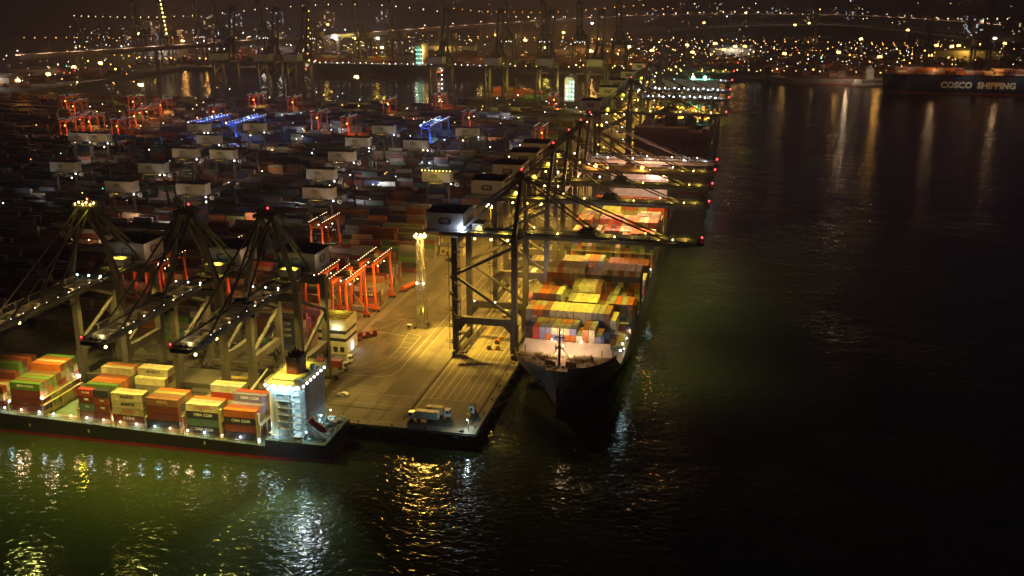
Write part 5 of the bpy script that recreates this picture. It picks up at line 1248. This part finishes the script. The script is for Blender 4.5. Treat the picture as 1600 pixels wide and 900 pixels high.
# parked line of dark equipment under the nearest crane, with a white board
for i in range(7):
    t = thing('spreader_rack', f'dark spreader rack in the line by the crane\'s landside leg, {ordn(i + 1)} from the viewer', 'rack', (-110.6, 404 + i * 5.2, QZ), 0, 'spreader racks by the crane leg')
    MB().box(-.9, .9, -2.1, 2.1, .25, .55).build('base', m_steel_d, t); mb = MB()
    for y in (-1.8, 0, 1.8): mb.bar((0, y, .55), (0, y, 2.0 + .6 * ((i * 3 + 1) % 3)), .2)
    mb.bar((0, -1.8, 1.6), (0, 1.8, 1.6), .35); mb.build('frame', m_steel_d, t)
bd_ = thing('white_notice_board', 'tilted white board leaning among the dark racks under the nearest crane', 'board', (-111.2, 424.0, QZ))
MB().bar((-.2, -2.0, 3.4), (.2, 2.0, 3.4), .12, 2.6).build('panel', m_carw, bd_)
for y in (-1.7, 1.7): MB().bar((0, y, 0), (0, y, 2.2), .15).build('leg', m_steel_d, bd_)
of = thing('site_office', 'low pale office with a dark roof beside the road, past the lattice mast', 'building', (-160.0, 561, QZ))
MB().box(-7, 7, -4, 4, 0, 5.2).build('wall', m_cream, of); MB().box(-7.6, 7.6, -4.6, 4.6, 5.2, 5.6).build('roof', m_roof, of); MB().box(-3, -1.8, -4.05, -4, 0, 2.3).build('door', m_steel_d, of)
for x in (-5, 1, 4): MB().box(x - .8, x + .8, -4.05, -4, 1.4, 2.8).build('window', m_glass, of)
of2 = thing('site_office', 'second pale office just behind the first beside the road', 'building', (-166, 580, QZ))
MB().box(-8, 8, -4, 4, 0, 6.5).build('wall', m_cream, of2); MB().box(-8.6, 8.6, -4.6, 4.6, 6.5, 6.9).build('roof', m_roof, of2)
for x in (-5, 0, 5): MB().box(x - .9, x + .9, -4.05, -4, 1.6, 3).build('window', m_glass, of2)
tk = thing('tank_trailer', 'orange tank trailer parked at the yard edge behind the dim orange crane', 'trailer', (-163.0, 486, QZ), R(75))
MB().cyl((-5.5, 0, 2.2), (5.5, 0, 2.2), 1.25, 14).build('tank', m_orange, tk); MB().box(-5.5, 6, -.9, .9, .7, .95).build('chassis', m_steel_d, tk)
for x in (-4, -2.6, 4):
    for y in (-.9, .9): wheel(tk, x, y)
# steel mooring lines of the floodlit ship
for i, (a, b_) in enumerate((((-66, 356, 18.4), (-86.6, 340, 6)), ((-68, 357, 18.4), (-86.6, 353, 6)))):
    ml = MB(); P0 = Vector(a); P1 = Vector(b_)
    for k in range(8):
        f0, f1 = k / 8, (k + 1) / 8; s0 = Vector((0, 0, -1.2 * 4 * f0 * (1 - f0))); s1_ = Vector((0, 0, -1.2 * 4 * f1 * (1 - f1)))
        ml.bar(P0.lerp(P1, f0) + s0, P0.lerp(P1, f1) + s1_, .1)
    tag(ml.build('mooring_rope', M('rope', (.2, .18, .13), .9)), ('mooring rope from the floodlit bow down to the quay, outer one', 'mooring rope from the floodlit bow down to the quay, inner one')[i], 'rope')

# ------------------------------------------------------------------ the far side: cranes, masts, ships, viaduct, town
crr, z0F = make_sts('quay_crane', 'x', 'quay crane', 'raised-boom quay cranes across the terminal', zg=50, gauge=26, s=11, out=62, back=16, apex=76, raised=True, detail=False, steel=M('far_crane_paint', (.07, .06, .058), .6), house=(19, 16, 8.5), logo_faces=('+y',))
first = True
def far_crane(x, y, rz, lab, grp):
    global first
    o = crr if first else copy_tree(crr); first = False
    o.location = (x, y, QZ); o.rotation_euler = (0, 0, rz); o['label'] = lab; o['group'] = grp; return o
GN = 'raised-boom quay cranes on the channel quay'
nc = []
for i, x in enumerate((-655, -594, -554, -367, -297, -234, -173)):
    o = far_crane(x, 1258, R(180), f'raised-boom quay crane with grey house on the channel quay, {ordn(i + 1)} from left', GN); nc.append(o)
    lamp(o, (4, 26, z0F - 1), .7, (E_yel, E_warm, E_green)[i % 3], 'floodlight'); point((x, 1245, QZ + 40), 9000, SOD, 1)
for k in range(12): lamp(nc[2], (-4.5 if k % 2 else 4.5, -3.5 - 13 * k / 12, z0F + 4 + k * 5.2), .7, E_ora, 'boom_lamp')
for k in range(8): lamp(nc[3], (3.5, -1 - k * .2, 4 + k * 5.5), .55, E_white, 'ladder_lamp')
GF = 'raised-boom quay cranes on the far quay'
fcx = [-1072, -1020, -952, -915, -830, -742, -652, -590, -498, -393, -328, -269, -205, 98, 268, 350]
fco = []
for i, x in enumerate(fcx):
    o = far_crane(x, 1722, 0, f'raised-boom quay crane on the far quay, {ordn(i + 1)} from left', GF); fco.append(o)
    for k in range(2): lamp(o, (-6 + 12 * k, 2, 14 + (i * 3 % 3) * 12), .9, (E_ora, E_dim, E_yel)[(i + k) % 3], 'floodlight')
for k in range(9): lamp(fco[1], (4.5, -4 - 12 * k / 9, z0F + 6 + k * 7.2), 1.3, E_yel, 'boom_lamp')
for i, k in ((13, 0), (13, 1), (15, 0)): lamp(fco[i], (-4 + 8 * k, 4, z0F + 5 + 3 * k), 1.6, E_ora, 'floodlight')
for i in (2, 4, 5, 9, 10, 11): 
    for k in range(5): lamp(fco[i], (-8 + 4 * k, -1.6, 51 + (k % 2)), .9, E_dim, 'floodlight')
# light masts far off
fm0, fh, fr = make_mast('x', h=32, group='distant light masts', lat=False)
FMST = [(-260, 1790, 'o'), (-160, 1830, 'o'), (-90, 1800, 'o'), (-40, 1880, 'o'), (-210, 1920, 'y'), (-110, 1990, 'o'), (60, 1800, 'o'), (150, 1850, 'o'), (290, 1810, 'o'), (-350, 1850, 'y'), (-640, 1800, 'y'), (-980, 1790, 'o'), (-1090, 1900, 'o'), (-867, 1117, 'o'), (-884, 1199, 'o'), (-923, 1309, 'o'), (-925, 1376, 'y'), (-1319, 2116, 'y'), (-1300, 2140, 'o'), (-1061, 2576, 'o'), (-745, 2071, 'w'), (-792, 2060, 'y'), (-914, 1966, 'w'), (-940, 1942, 'w'), (-820, 2030, 'w'), (-534, 2239, 'o'), (-435, 2073, 'o'), (-409, 2373, 'o'), (-416, 2872, 'w'), (-300, 2150, 'o'), (-121, 2978, 'o'), (-22, 1968, 'o'), (-5, 1975, 'o'), (-60, 2050, 'o'), (-12, 3478, 'y'), (157, 2922, 'y'), (116, 2838, 'o'), (364, 2632, 'o'), (225, 2264, 'y'), (363, 2053, 'o'), (340, 2075, 'o'), (380, 2080, 'o'), (206, 1760, 'o'), (497, 2347, 'w'), (478, 2173, 'o'), (-690, 1100, 'y'), (-150, 1165, 'y'), (-120, 880, 'y'), (-150, 1030, 'y'), (-480, 1290 - 40, 'y')]
FMC = {'o': (E_ora, (1, .42, .09)), 'y': (E_yel, YEL), 'w': (E_white, (1, .95, .85))}
FMST.sort(key=lambda q: q[1])
for i, (x, y, c) in enumerate(FMST):
    o = fm0 if i == 0 else copy_tree(fm0)
    zg_ = far_z(x, y) if y > 1262 or x < -905 else QZ
    o.location = (x, y, zg_); o['label'] = f"distant light mast with {dict(o='orange', y='yellow', w='white')[c]} lamps, {ordn(i + 1)} nearest of the far masts"
    if i > 29: o['label'] = f"distant light mast with {dict(o='orange', y='yellow', w='white')[c]} lamps, {ordn(len(FMST) - i)} farthest of the far masts"
    sz = .9 + y / 2600
    for k in range(4): lamp(o, (fr * math.cos(k * 1.57 + i), fr * math.sin(k * 1.57 + i), fh + 1 + (k % 2)), sz * (.8 if k else 1.2), FMC[c][0], 'floodlight')
    if x > -250 and (x, y) not in ((157, 2922), (206, 1760), (290, 1810), (480, 2173)) and y > 1500:
        spot((x, y, zg_ + fh + 3), (x, y + .1, 0), 260000 if c == 'o' else 120000, FMC[c][1], 120, .6, 1.2); continue
    point((x, y, zg_ + fh + 4), 36000 if y < 1500 else (170000 if c == 'o' else 80000) if x < -250 else 16000, FMC[c][1], 1.2)
# viaduct
m_via = M('viaduct_concrete', (.22, .19, .17), .85, var=.3, scale=.05)
vt = thing('road_viaduct', 'long pale road viaduct on tall piers crossing behind the far terminal', 'viaduct')
VP = [(-1250, 1180), (-1080, 1400), (-960, 1680), (-800, 2120), (-690, 2450), (-560, 2800), (-380, 3180), (-140, 3400), (110, 3460), (335, 3400), (500, 3100), (620, 2790), (700, 2500)]
# smooth path
def cr_(p0, p1, p2, p3, t):
    return tuple(.5 * (2 * b + (c - a) * t + (2 * a - 5 * b + 4 * c - d) * t * t + (3 * b - a - 3 * c + d) * t ** 3) for a, b, c, d in zip(p0, p1, p2, p3))
path = []
for i in range(1, len(VP) - 2):
    for k in range(6): path.append(cr_(VP[i - 1], VP[i], VP[i + 1], VP[i + 2], k / 6))
dk = MB()
for p, q in zip(path[:-1], path[1:]):
    d = Vector((q[0] - p[0], q[1] - p[1], 0)).normalized(); nn = Vector((-d.y, d.x, 0))
    P = Vector((*p, 0)); Q = Vector((*q, 0)); vsx = []
    for c in (P, Q):
        for off, z in ((-9, 45), (9, 45), (9, 42), (4, 38.5), (-4, 38.5), (-9, 42), ): vsx.append(tuple((c + nn * off)[:2]) + (z,))
    dk.add(vsx, [(i, (i + 1) % 6, 6 + (i + 1) % 6, 6 + i) for i in range(6)])
    for off in (-9, 8.6): dk.bar((P + nn * off)[:2] + (45.6,), (Q + nn * off)[:2] + (45.6,), .4, 1.2)
dk.build('deck', m_via, vt)
for i in range(2, len(path) - 1, 3):
    p = path[i]; MB().bar((p[0], p[1], far_z(*p) - .5), (p[0], p[1], 38.6), 5.5, 3.5).build('pier', m_via, vt)
for i in range(0, len(path), 2):
    p = path[i]; o = lamp(vt, (p[0], p[1], 52), 1.0, E_dim, 'road_lamp'); MB().bar((p[0], p[1], 45), (p[0], p[1], 51.2), .35).build('lamp_post', m_lat, vt)
for i in range(0, len(path)):
    p = path[i]; spot((p[0], p[1], 57), (p[0], p[1] + .1, 45), 90000, (1, .62, .38), 150, .8, .8)
# ships across the basin
def flat_ship(name, label, loc, rz, L, B, hz, hullm, bow=30):
    t = thing(name, label, 'ship', loc, rz)
    hu = MB(); pts = [(-L / 2, -B / 2), (L / 2 - bow, -B / 2), (L / 2 - bow * .4, -B * .36), (L / 2, 0), (L / 2 - bow * .4, B * .36), (L / 2 - bow, B / 2), (-L / 2, B / 2)]
    n = len(pts); top = pts; bot = [(x - (4 if x > L / 2 - bow + 1 else 0), y * (.8 if x > L / 2 - bow + 1 else 1)) for x, y in pts]
    hu.add([(x, y, 1) for x, y in bot] + [(x, y, hz) for x, y in top], [tuple(range(n, 2 * n))] + [(i, (i + 1) % n, n + (i + 1) % n, n + i) for i in range(n)])
    h = hu.build('hull', hullm, t); bt = MB(); bt.add([(x, y, -1) for x, y in bot] + [(x, y, .99) for x, y in bot], [(i, (i + 1) % n, n + (i + 1) % n, n + i) for i in range(n)]); bt.build('boot_top', m_boot, h)
    MB().rail([(-L / 2 + 1, -B / 2 + .3, hz), (L / 2 - bow, -B / 2 + .3, hz)], 1.3, 8, .1).build('deck_rail', m_white, t)
    return t
def bridge_house(t, x, B, z0, z1, w=10, mat=None):
    o = MB().box(x - w / 2, x + w / 2, -B * .42, B * .42, z0, z1 - 3).box(x - w * .4, x + w * .4, -B * .5, B * .5, z1 - 3, z1).box(x - 2, x + 2, -2, 2, z1, z1 + 3).build('superstructure', mat or m_white, t)
    wm = MB()
    for k in range(int((z1 - z0 - 6) / 3.2)): wm.box(x - w / 2 + 1, x + w / 2 - 1, -B * .42 - .06, -B * .42, z0 + 2.2 + k * 3.2, z0 + 3.3 + k * 3.2)
    wm.box(x - w * .36, x + w * .36, -B * .5 - .06, -B * .5, z1 - 2.2, z1 - .8)
    wm.build('window', m_glass, o); return o
m_hullb = M('navy_hull_paint', (.012, .02, .055), .5, var=.3, scale=.02)
cs = flat_ship('container_ship', 'dark blue container ship with big pale lettering, moored at the far right quay', (394, 1612, 0), R(180), 400, 46, 24.5, m_hullb, 36)
lettering('COSCO  SHIPPING', 12.0, m_logow, cs, (72, 23.1, 11.6), '+y', .5)
bridge_house(cs, -90, 46, 25.8, 58)
for i in range(7): spot((222 + i * 40, 1582, 50), (222 + i * 40, 1604, 26), 42000, ORA if i % 2 else WARM, 110, .7, 1)
for x in (312, 372): spot((x, 1566, 34), (x, 1588.9, 12), 8000, (1, .75, .5), 90, .7, .6)
point((262, 1584, 34), 3500, (1, .6, .3), 1); point((345, 1584, 34), 3000, (1, .6, .3), 1)
fs1 = flat_ship('container_ship', 'long dark container ship lit along its deck, across the channel behind the yards', (-560, 1706 - 8, 0), 0, 380, 40, 17.5, m_hullk, 34)
sh_ = bridge_house(fs1, 28, 40, 17.5, 52)
random.seed(21)
for k in range(34): lamp(fs1, (-180 + k * 10.4, -19.6, 19.6 + (k * 7 % 3) * .5), .55, (E_white, E_dim, E_white, E_warm)[k % 4], 'deck_lamp')
for k in range(16): lamp(sh_, (23 + (k % 4) * 3.4, -18.6, 22 + (k // 4) * 7), .75, (E_green, E_dim, E_green, E_warm)[k % 4], 'gallery_lamp')
point((-532, 1660, 38), 3500, (.3, 1, .6), 1); point((-532, 1660, 26), 3500, (1, .8, .5), 1)
for k in range(4): point((-700 + k * 90, 1684, 44), 20000, SOD, 1)
for x, lab in ((-735, 'small orange lifeboat hanging on the long dark ship\'s side, left one'), (-497, 'small orange lifeboat hanging on the long dark ship\'s side, right one')):
    lb = MB(); lb.prism([(-4.5, 0), (-3.4, -1.6), (3.4, -1.6), (4.5, 0), (3.4, 1.6), (-3.4, 1.6)], 0, 1.6); lb.prism([(-3.4, 0), (-2.6, -1.2), (2.6, -1.2), (3.2, 0), (2.6, 1.2), (-2.6, 1.2)], 1.6, 2.8)
    o = tag(lb.build('lifeboat', M('orange_lifeboat', (.7, .2, .02), .5)), lab, 'lifeboat'); o.location = (x, 1698 - 22.0, 6.5)
    point((x, 1698 - 26, 14), 9000, WARM, .5)
ns = flat_ship('container_ship', 'container ship with a bright white bridge on the channel quay, behind the side-berth cranes', (-262, 1280, 0), R(180), 190, 31, 12.5, m_hullk, 24)
sn = bridge_house(ns, -52, 31, 12.5, 42, 12)
for k in range(14): lamp(sn, (-57 + (k % 3) * 4, 14.4, 16 + (k // 3) * 5), .6, (E_cyan, E_green, E_white)[k % 3], 'gallery_lamp')
for z in (20, 30, 40): point((-206, 1248, z), 1500, (.6, 1, .9), 1)
for k in range(5): point((-320 + k * 24, 1250, 34), 12000, YEL, 1)
fr_ = flat_ship('container_ship', 'low dark freighter moored at the far quay, left of the blue ship', (120, 1694, 0), R(180), 170, 26, 9.0, m_hullg, 22)
bridge_house(fr_, -66, 26, 9, 26)
bg_ = flat_ship('barge', 'pale low barge moored beside the far quay, right of the freighter', (196, 1668, 0), 0, 74, 16, 4.2, m_van, 8)
MB().box(-34, -24, -5, 5, 4.2, 10).build('deckhouse', m_white, bg_); point((150, 1655, 22), 30000, WARM, 1)
# far sheds, blocks and the town on the hills
m_shed = M('far_shed_wall', (.3, .27, .24), .8, var=.3, scale=.05)
def lit_windows(name, wall, col, dens):
    m = bpy.data.materials.new(name); m.use_nodes = True; nt = m.node_tree; b = nt.nodes['Principled BSDF']; b.inputs['Base Color'].default_value = (*wall, 1); b.inputs['Roughness'].default_value = .7
    tc = nt.nodes.new('ShaderNodeTexCoord'); vm = nt.nodes.new('ShaderNodeVectorMath'); vm.operation = 'SNAP'; vm.inputs[1].default_value = (4, 4, 3.2)
    wn2 = nt.nodes.new('ShaderNodeTexWhiteNoise'); gt = nt.nodes.new('ShaderNodeMath'); gt.operation = 'GREATER_THAN'; gt.inputs[1].default_value = 1 - dens
    fr2 = nt.nodes.new('ShaderNodeVectorMath'); fr2.operation = 'MODULO'; fr2.inputs[1].default_value = (4, 4, 3.2)
    nt.links.new(tc.outputs['Object'], vm.inputs[0]); nt.links.new(vm.outputs[0], wn2.inputs[0]); nt.links.new(wn2.outputs['Value'], gt.inputs[0])
    ml = nt.nodes.new('ShaderNodeMath'); ml.operation = 'MULTIPLY'; ml.inputs[1].default_value = .8; nt.links.new(gt.outputs[0], ml.inputs[0])
    b.inputs['Emission Color'].default_value = (*col, 1); nt.links.new(ml.outputs[0], b.inputs['Emission Strength']); m.cycles.emission_sampling = 'NONE'
    return m
m_tw = [lit_windows('tower_windows_warm', (.16, .14, .13), (1, .72, .4), .10), lit_windows('tower_windows_white', (.16, .15, .15), (.85, .95, 1), .12)]
random.seed(33)
TW = [(-1500, 2750), (-1440, 2800), (-1640, 2700), (-1360, 2900), (-1200, 2900), (-1080, 3050), (-640, 3300), (-330, 3700), (-120, 3900), (80, 3950), (200, 3600), (330, 3700), (470, 3500), (640, 3400), (760, 3200), (560, 2900), (690, 3000)]
for i, (x, y) in enumerate(TW):
    t = thing('apartment_tower', f'distant apartment tower with scattered lit windows, {ordn(i + 1)} from left along the hills', 'tower', (x, y, far_z(x, y) - 3), random.uniform(-.4, .4), 'distant apartment towers')
    h = random.uniform(30, 62); a = random.uniform(14, 24)
    MB().box(-a, a, -9, 9, 0, h).box(-a * .5, a * .5, -11.5, 11.5, 0, h - 2).build('wall', m_tw[i % 2], t); MB().box(-a * .3, a * .3, -4, 4, h, h + 4).build('roof', m_roof, t)
SH = [(-1180, 1980, 90, 16), (-980, 2060, 120, 14), (-620, 2140, 130, 16), (-300, 2200, 110, 13), (-30, 2230, 90, 14), (180, 2120, 120, 12), (420, 2240, 120, 15), (-1130, 1500, 70, 12), (-1080, 1350, 60, 14)]
for i, (x, y, L, h) in enumerate(SH):
    t = thing('warehouse', f'long dim warehouse on the far shore, {ordn(i + 1)} of the far sheds', 'warehouse', (x, y, 4.5), 0, 'far warehouses')
    MB().box(-L / 2, L / 2, -16, 16, 0, h).build('wall', m_shed, t)
    rf = MB(); rf.add([(-L / 2 - 1, -17, h), (L / 2 + 1, -17, h), (L / 2 + 1, 17, h), (-L / 2 - 1, 17, h), (-L / 2 - 1, 0, h + 4), (L / 2 + 1, 0, h + 4)], [(0, 1, 5, 4), (2, 3, 4, 5), (1, 2, 5), (3, 0, 4)]); rf.build('roof', m_roof, t)
    dd = MB()
    for k in range(5): dd.box(-L * .4 + k * L * .2 - 3, -L * .4 + k * L * .2 + 3, -16.08, -16, .1, 6)
    dd.build('door', m_steel_d, t)
    if i % 2 == 0: point((x, y - 28, 24), 60000, SOD if i % 4 else (1, .9, .7), 1.5)
# street and yard lamps too many to count
lm = [E_warm, E_white, E_ora, E_yel, E_dim, E_red, E_cyan, E_green]
lights = MB(); random.seed(77)
def bead(x, y, z, r, k):
    lights.add([(x - r, y, z), (x, y - r, z), (x + r, y, z), (x, y + r, z), (x, y, z - r), (x, y, z + r)], [(0, 1, 5), (1, 2, 5), (2, 3, 5), (3, 0, 5), (1, 0, 4), (2, 1, 4), (3, 2, 4), (0, 3, 4)], k)
def scatter(n, x0, x1, y0, y1, zr, rr, ws):
    for _ in range(n):
        y = random.uniform(y0, y1); x = random.uniform(x0, x1) * y / y1
        k = random.choices(range(8), ws)[0]; bead(x, y, far_z(x, y) + random.uniform(*zr), random.uniform(*rr) * (.5 + random.random() ** 3 * 1.2), k)
scatter(820, -1350, 640, 1740, 2420, (5, 30), (.26, .62), (5, 3, 9, 5, 5, 1, .4, .2))
scatter(260, -300, 420, 1740, 2300, (5, 34), (.4, .9), (5, 2, 12, 4, 3, 1, .2, .1))
scatter(300, -1900, -850, 1900, 2700, (5, 20), (.4, .9), (3, 6, 1, 3, 4, .4, 1, .2))
scatter(110, -3200, 2400, 2700, 5500, (5, 30), (.7, 1.4), (4, 4, 3, 1, 7, .3, .6, .2))
scatter(70, -3400, 2400, 5000, 8000, (5, 24), (1.2, 2.2), (4, 5, 2, 1, 5, .2, .4, .1))
scatter(90, -1500, -1060, 1280, 1700, (5, 22), (.4, .9), (4, 2, 6, 3, 3, 1, .2, .1))
for _ in range(150):
    x = random.uniform(-720, -170); y = random.uniform(540, 1230)
    if x < -y * .78: continue
    bead(x, y, random.uniform(12, 27), random.uniform(.22, .5), random.choices(range(8), (4, 6, 1.5, 2, 5, .3, .3, .2))[0])
def road_string(p, q, n, k, r, bend=0):
    for i in range(n):
        t = i / (n - 1); x = p[0] + (q[0] - p[0]) * t + bend * math.sin(math.pi * t); y = p[1] + (q[1] - p[1]) * t
        bead(x, y, far_z(x, y) + 10, r * random.uniform(.8, 1.2), k)
road_string((-1750, 2300), (-900, 2480), 34, 2, .8); road_string((-2300, 3300), (-1100, 3700), 36, 0, 1.2, -160); road_string((-800, 2560), (420, 2540), 52, 2, .75); road_string((-1350, 1900), (-1020, 1745), 16, 2, .7)
road_string((-900, 3900), (900, 4100), 46, 0, 1.3, 90); road_string((-420, 1745), (300, 1745), 40, 3, .6); road_string((250, 2500), (680, 2330), 20, 2, .8); road_string((-1300, 4500), (-300, 4300), 26, 2, 1.4)
for _ in range(70): bead(random.uniform(-128, -88), random.uniform(640, 1240), random.uniform(8, 62), random.uniform(.35, .75), random.choices(range(8), (3, 5, 1, 4, 3, .3, 1, .2))[0])
for i in range(8):
    bx = -460 - i * 9; bead(bx, 560 + (i * 37) % 23, 18, .45, 1)
for i in range(46):
    bx, by = random.uniform(-600, -175), random.uniform(480, 1200)
    if bx < -by * .75: continue
    by = 385.5 + 32 * round((by - 385.5) / 32) - 5.5
    q = i % 3; bead(bx, by, 15.2, .35, (1, 0, 4)[q]); point((bx, by, 14.2), 1500 + 1300 * (i % 4), (WHT, (1, .62, .3), (1, .85, .7))[q], .3)
me = lights.mesh('lamp_points', lm)
tag(inst('lamp_points', me), 'countless small lamps scattered over the yards, far shore and hills', 'lamps', kind='stuff')

# ------------------------------------------------------------------ night haze
hz_ = MB().box(-8200, 8200, -420, 12400, -4.2, 190)
hm = bpy.data.materials.new('night_haze'); hm.use_nodes = True; nt = hm.node_tree; nt.nodes.clear()
ho = nt.nodes.new('ShaderNodeOutputMaterial'); pv = nt.nodes.new('ShaderNodeVolumePrincipled'); pv.inputs['Color'].default_value = (.88, .78, .96, 1); pv.inputs['Density'].default_value = 0.00016; pv.inputs['Anisotropy'].default_value = .2
nt.links.new(pv.outputs[0], ho.inputs['Volume'])
tag(hz_.build('haze', hm), kind='stuff')
print('LIGHTS', NL[0], 'OBJECTS', len(bpy.data.objects))
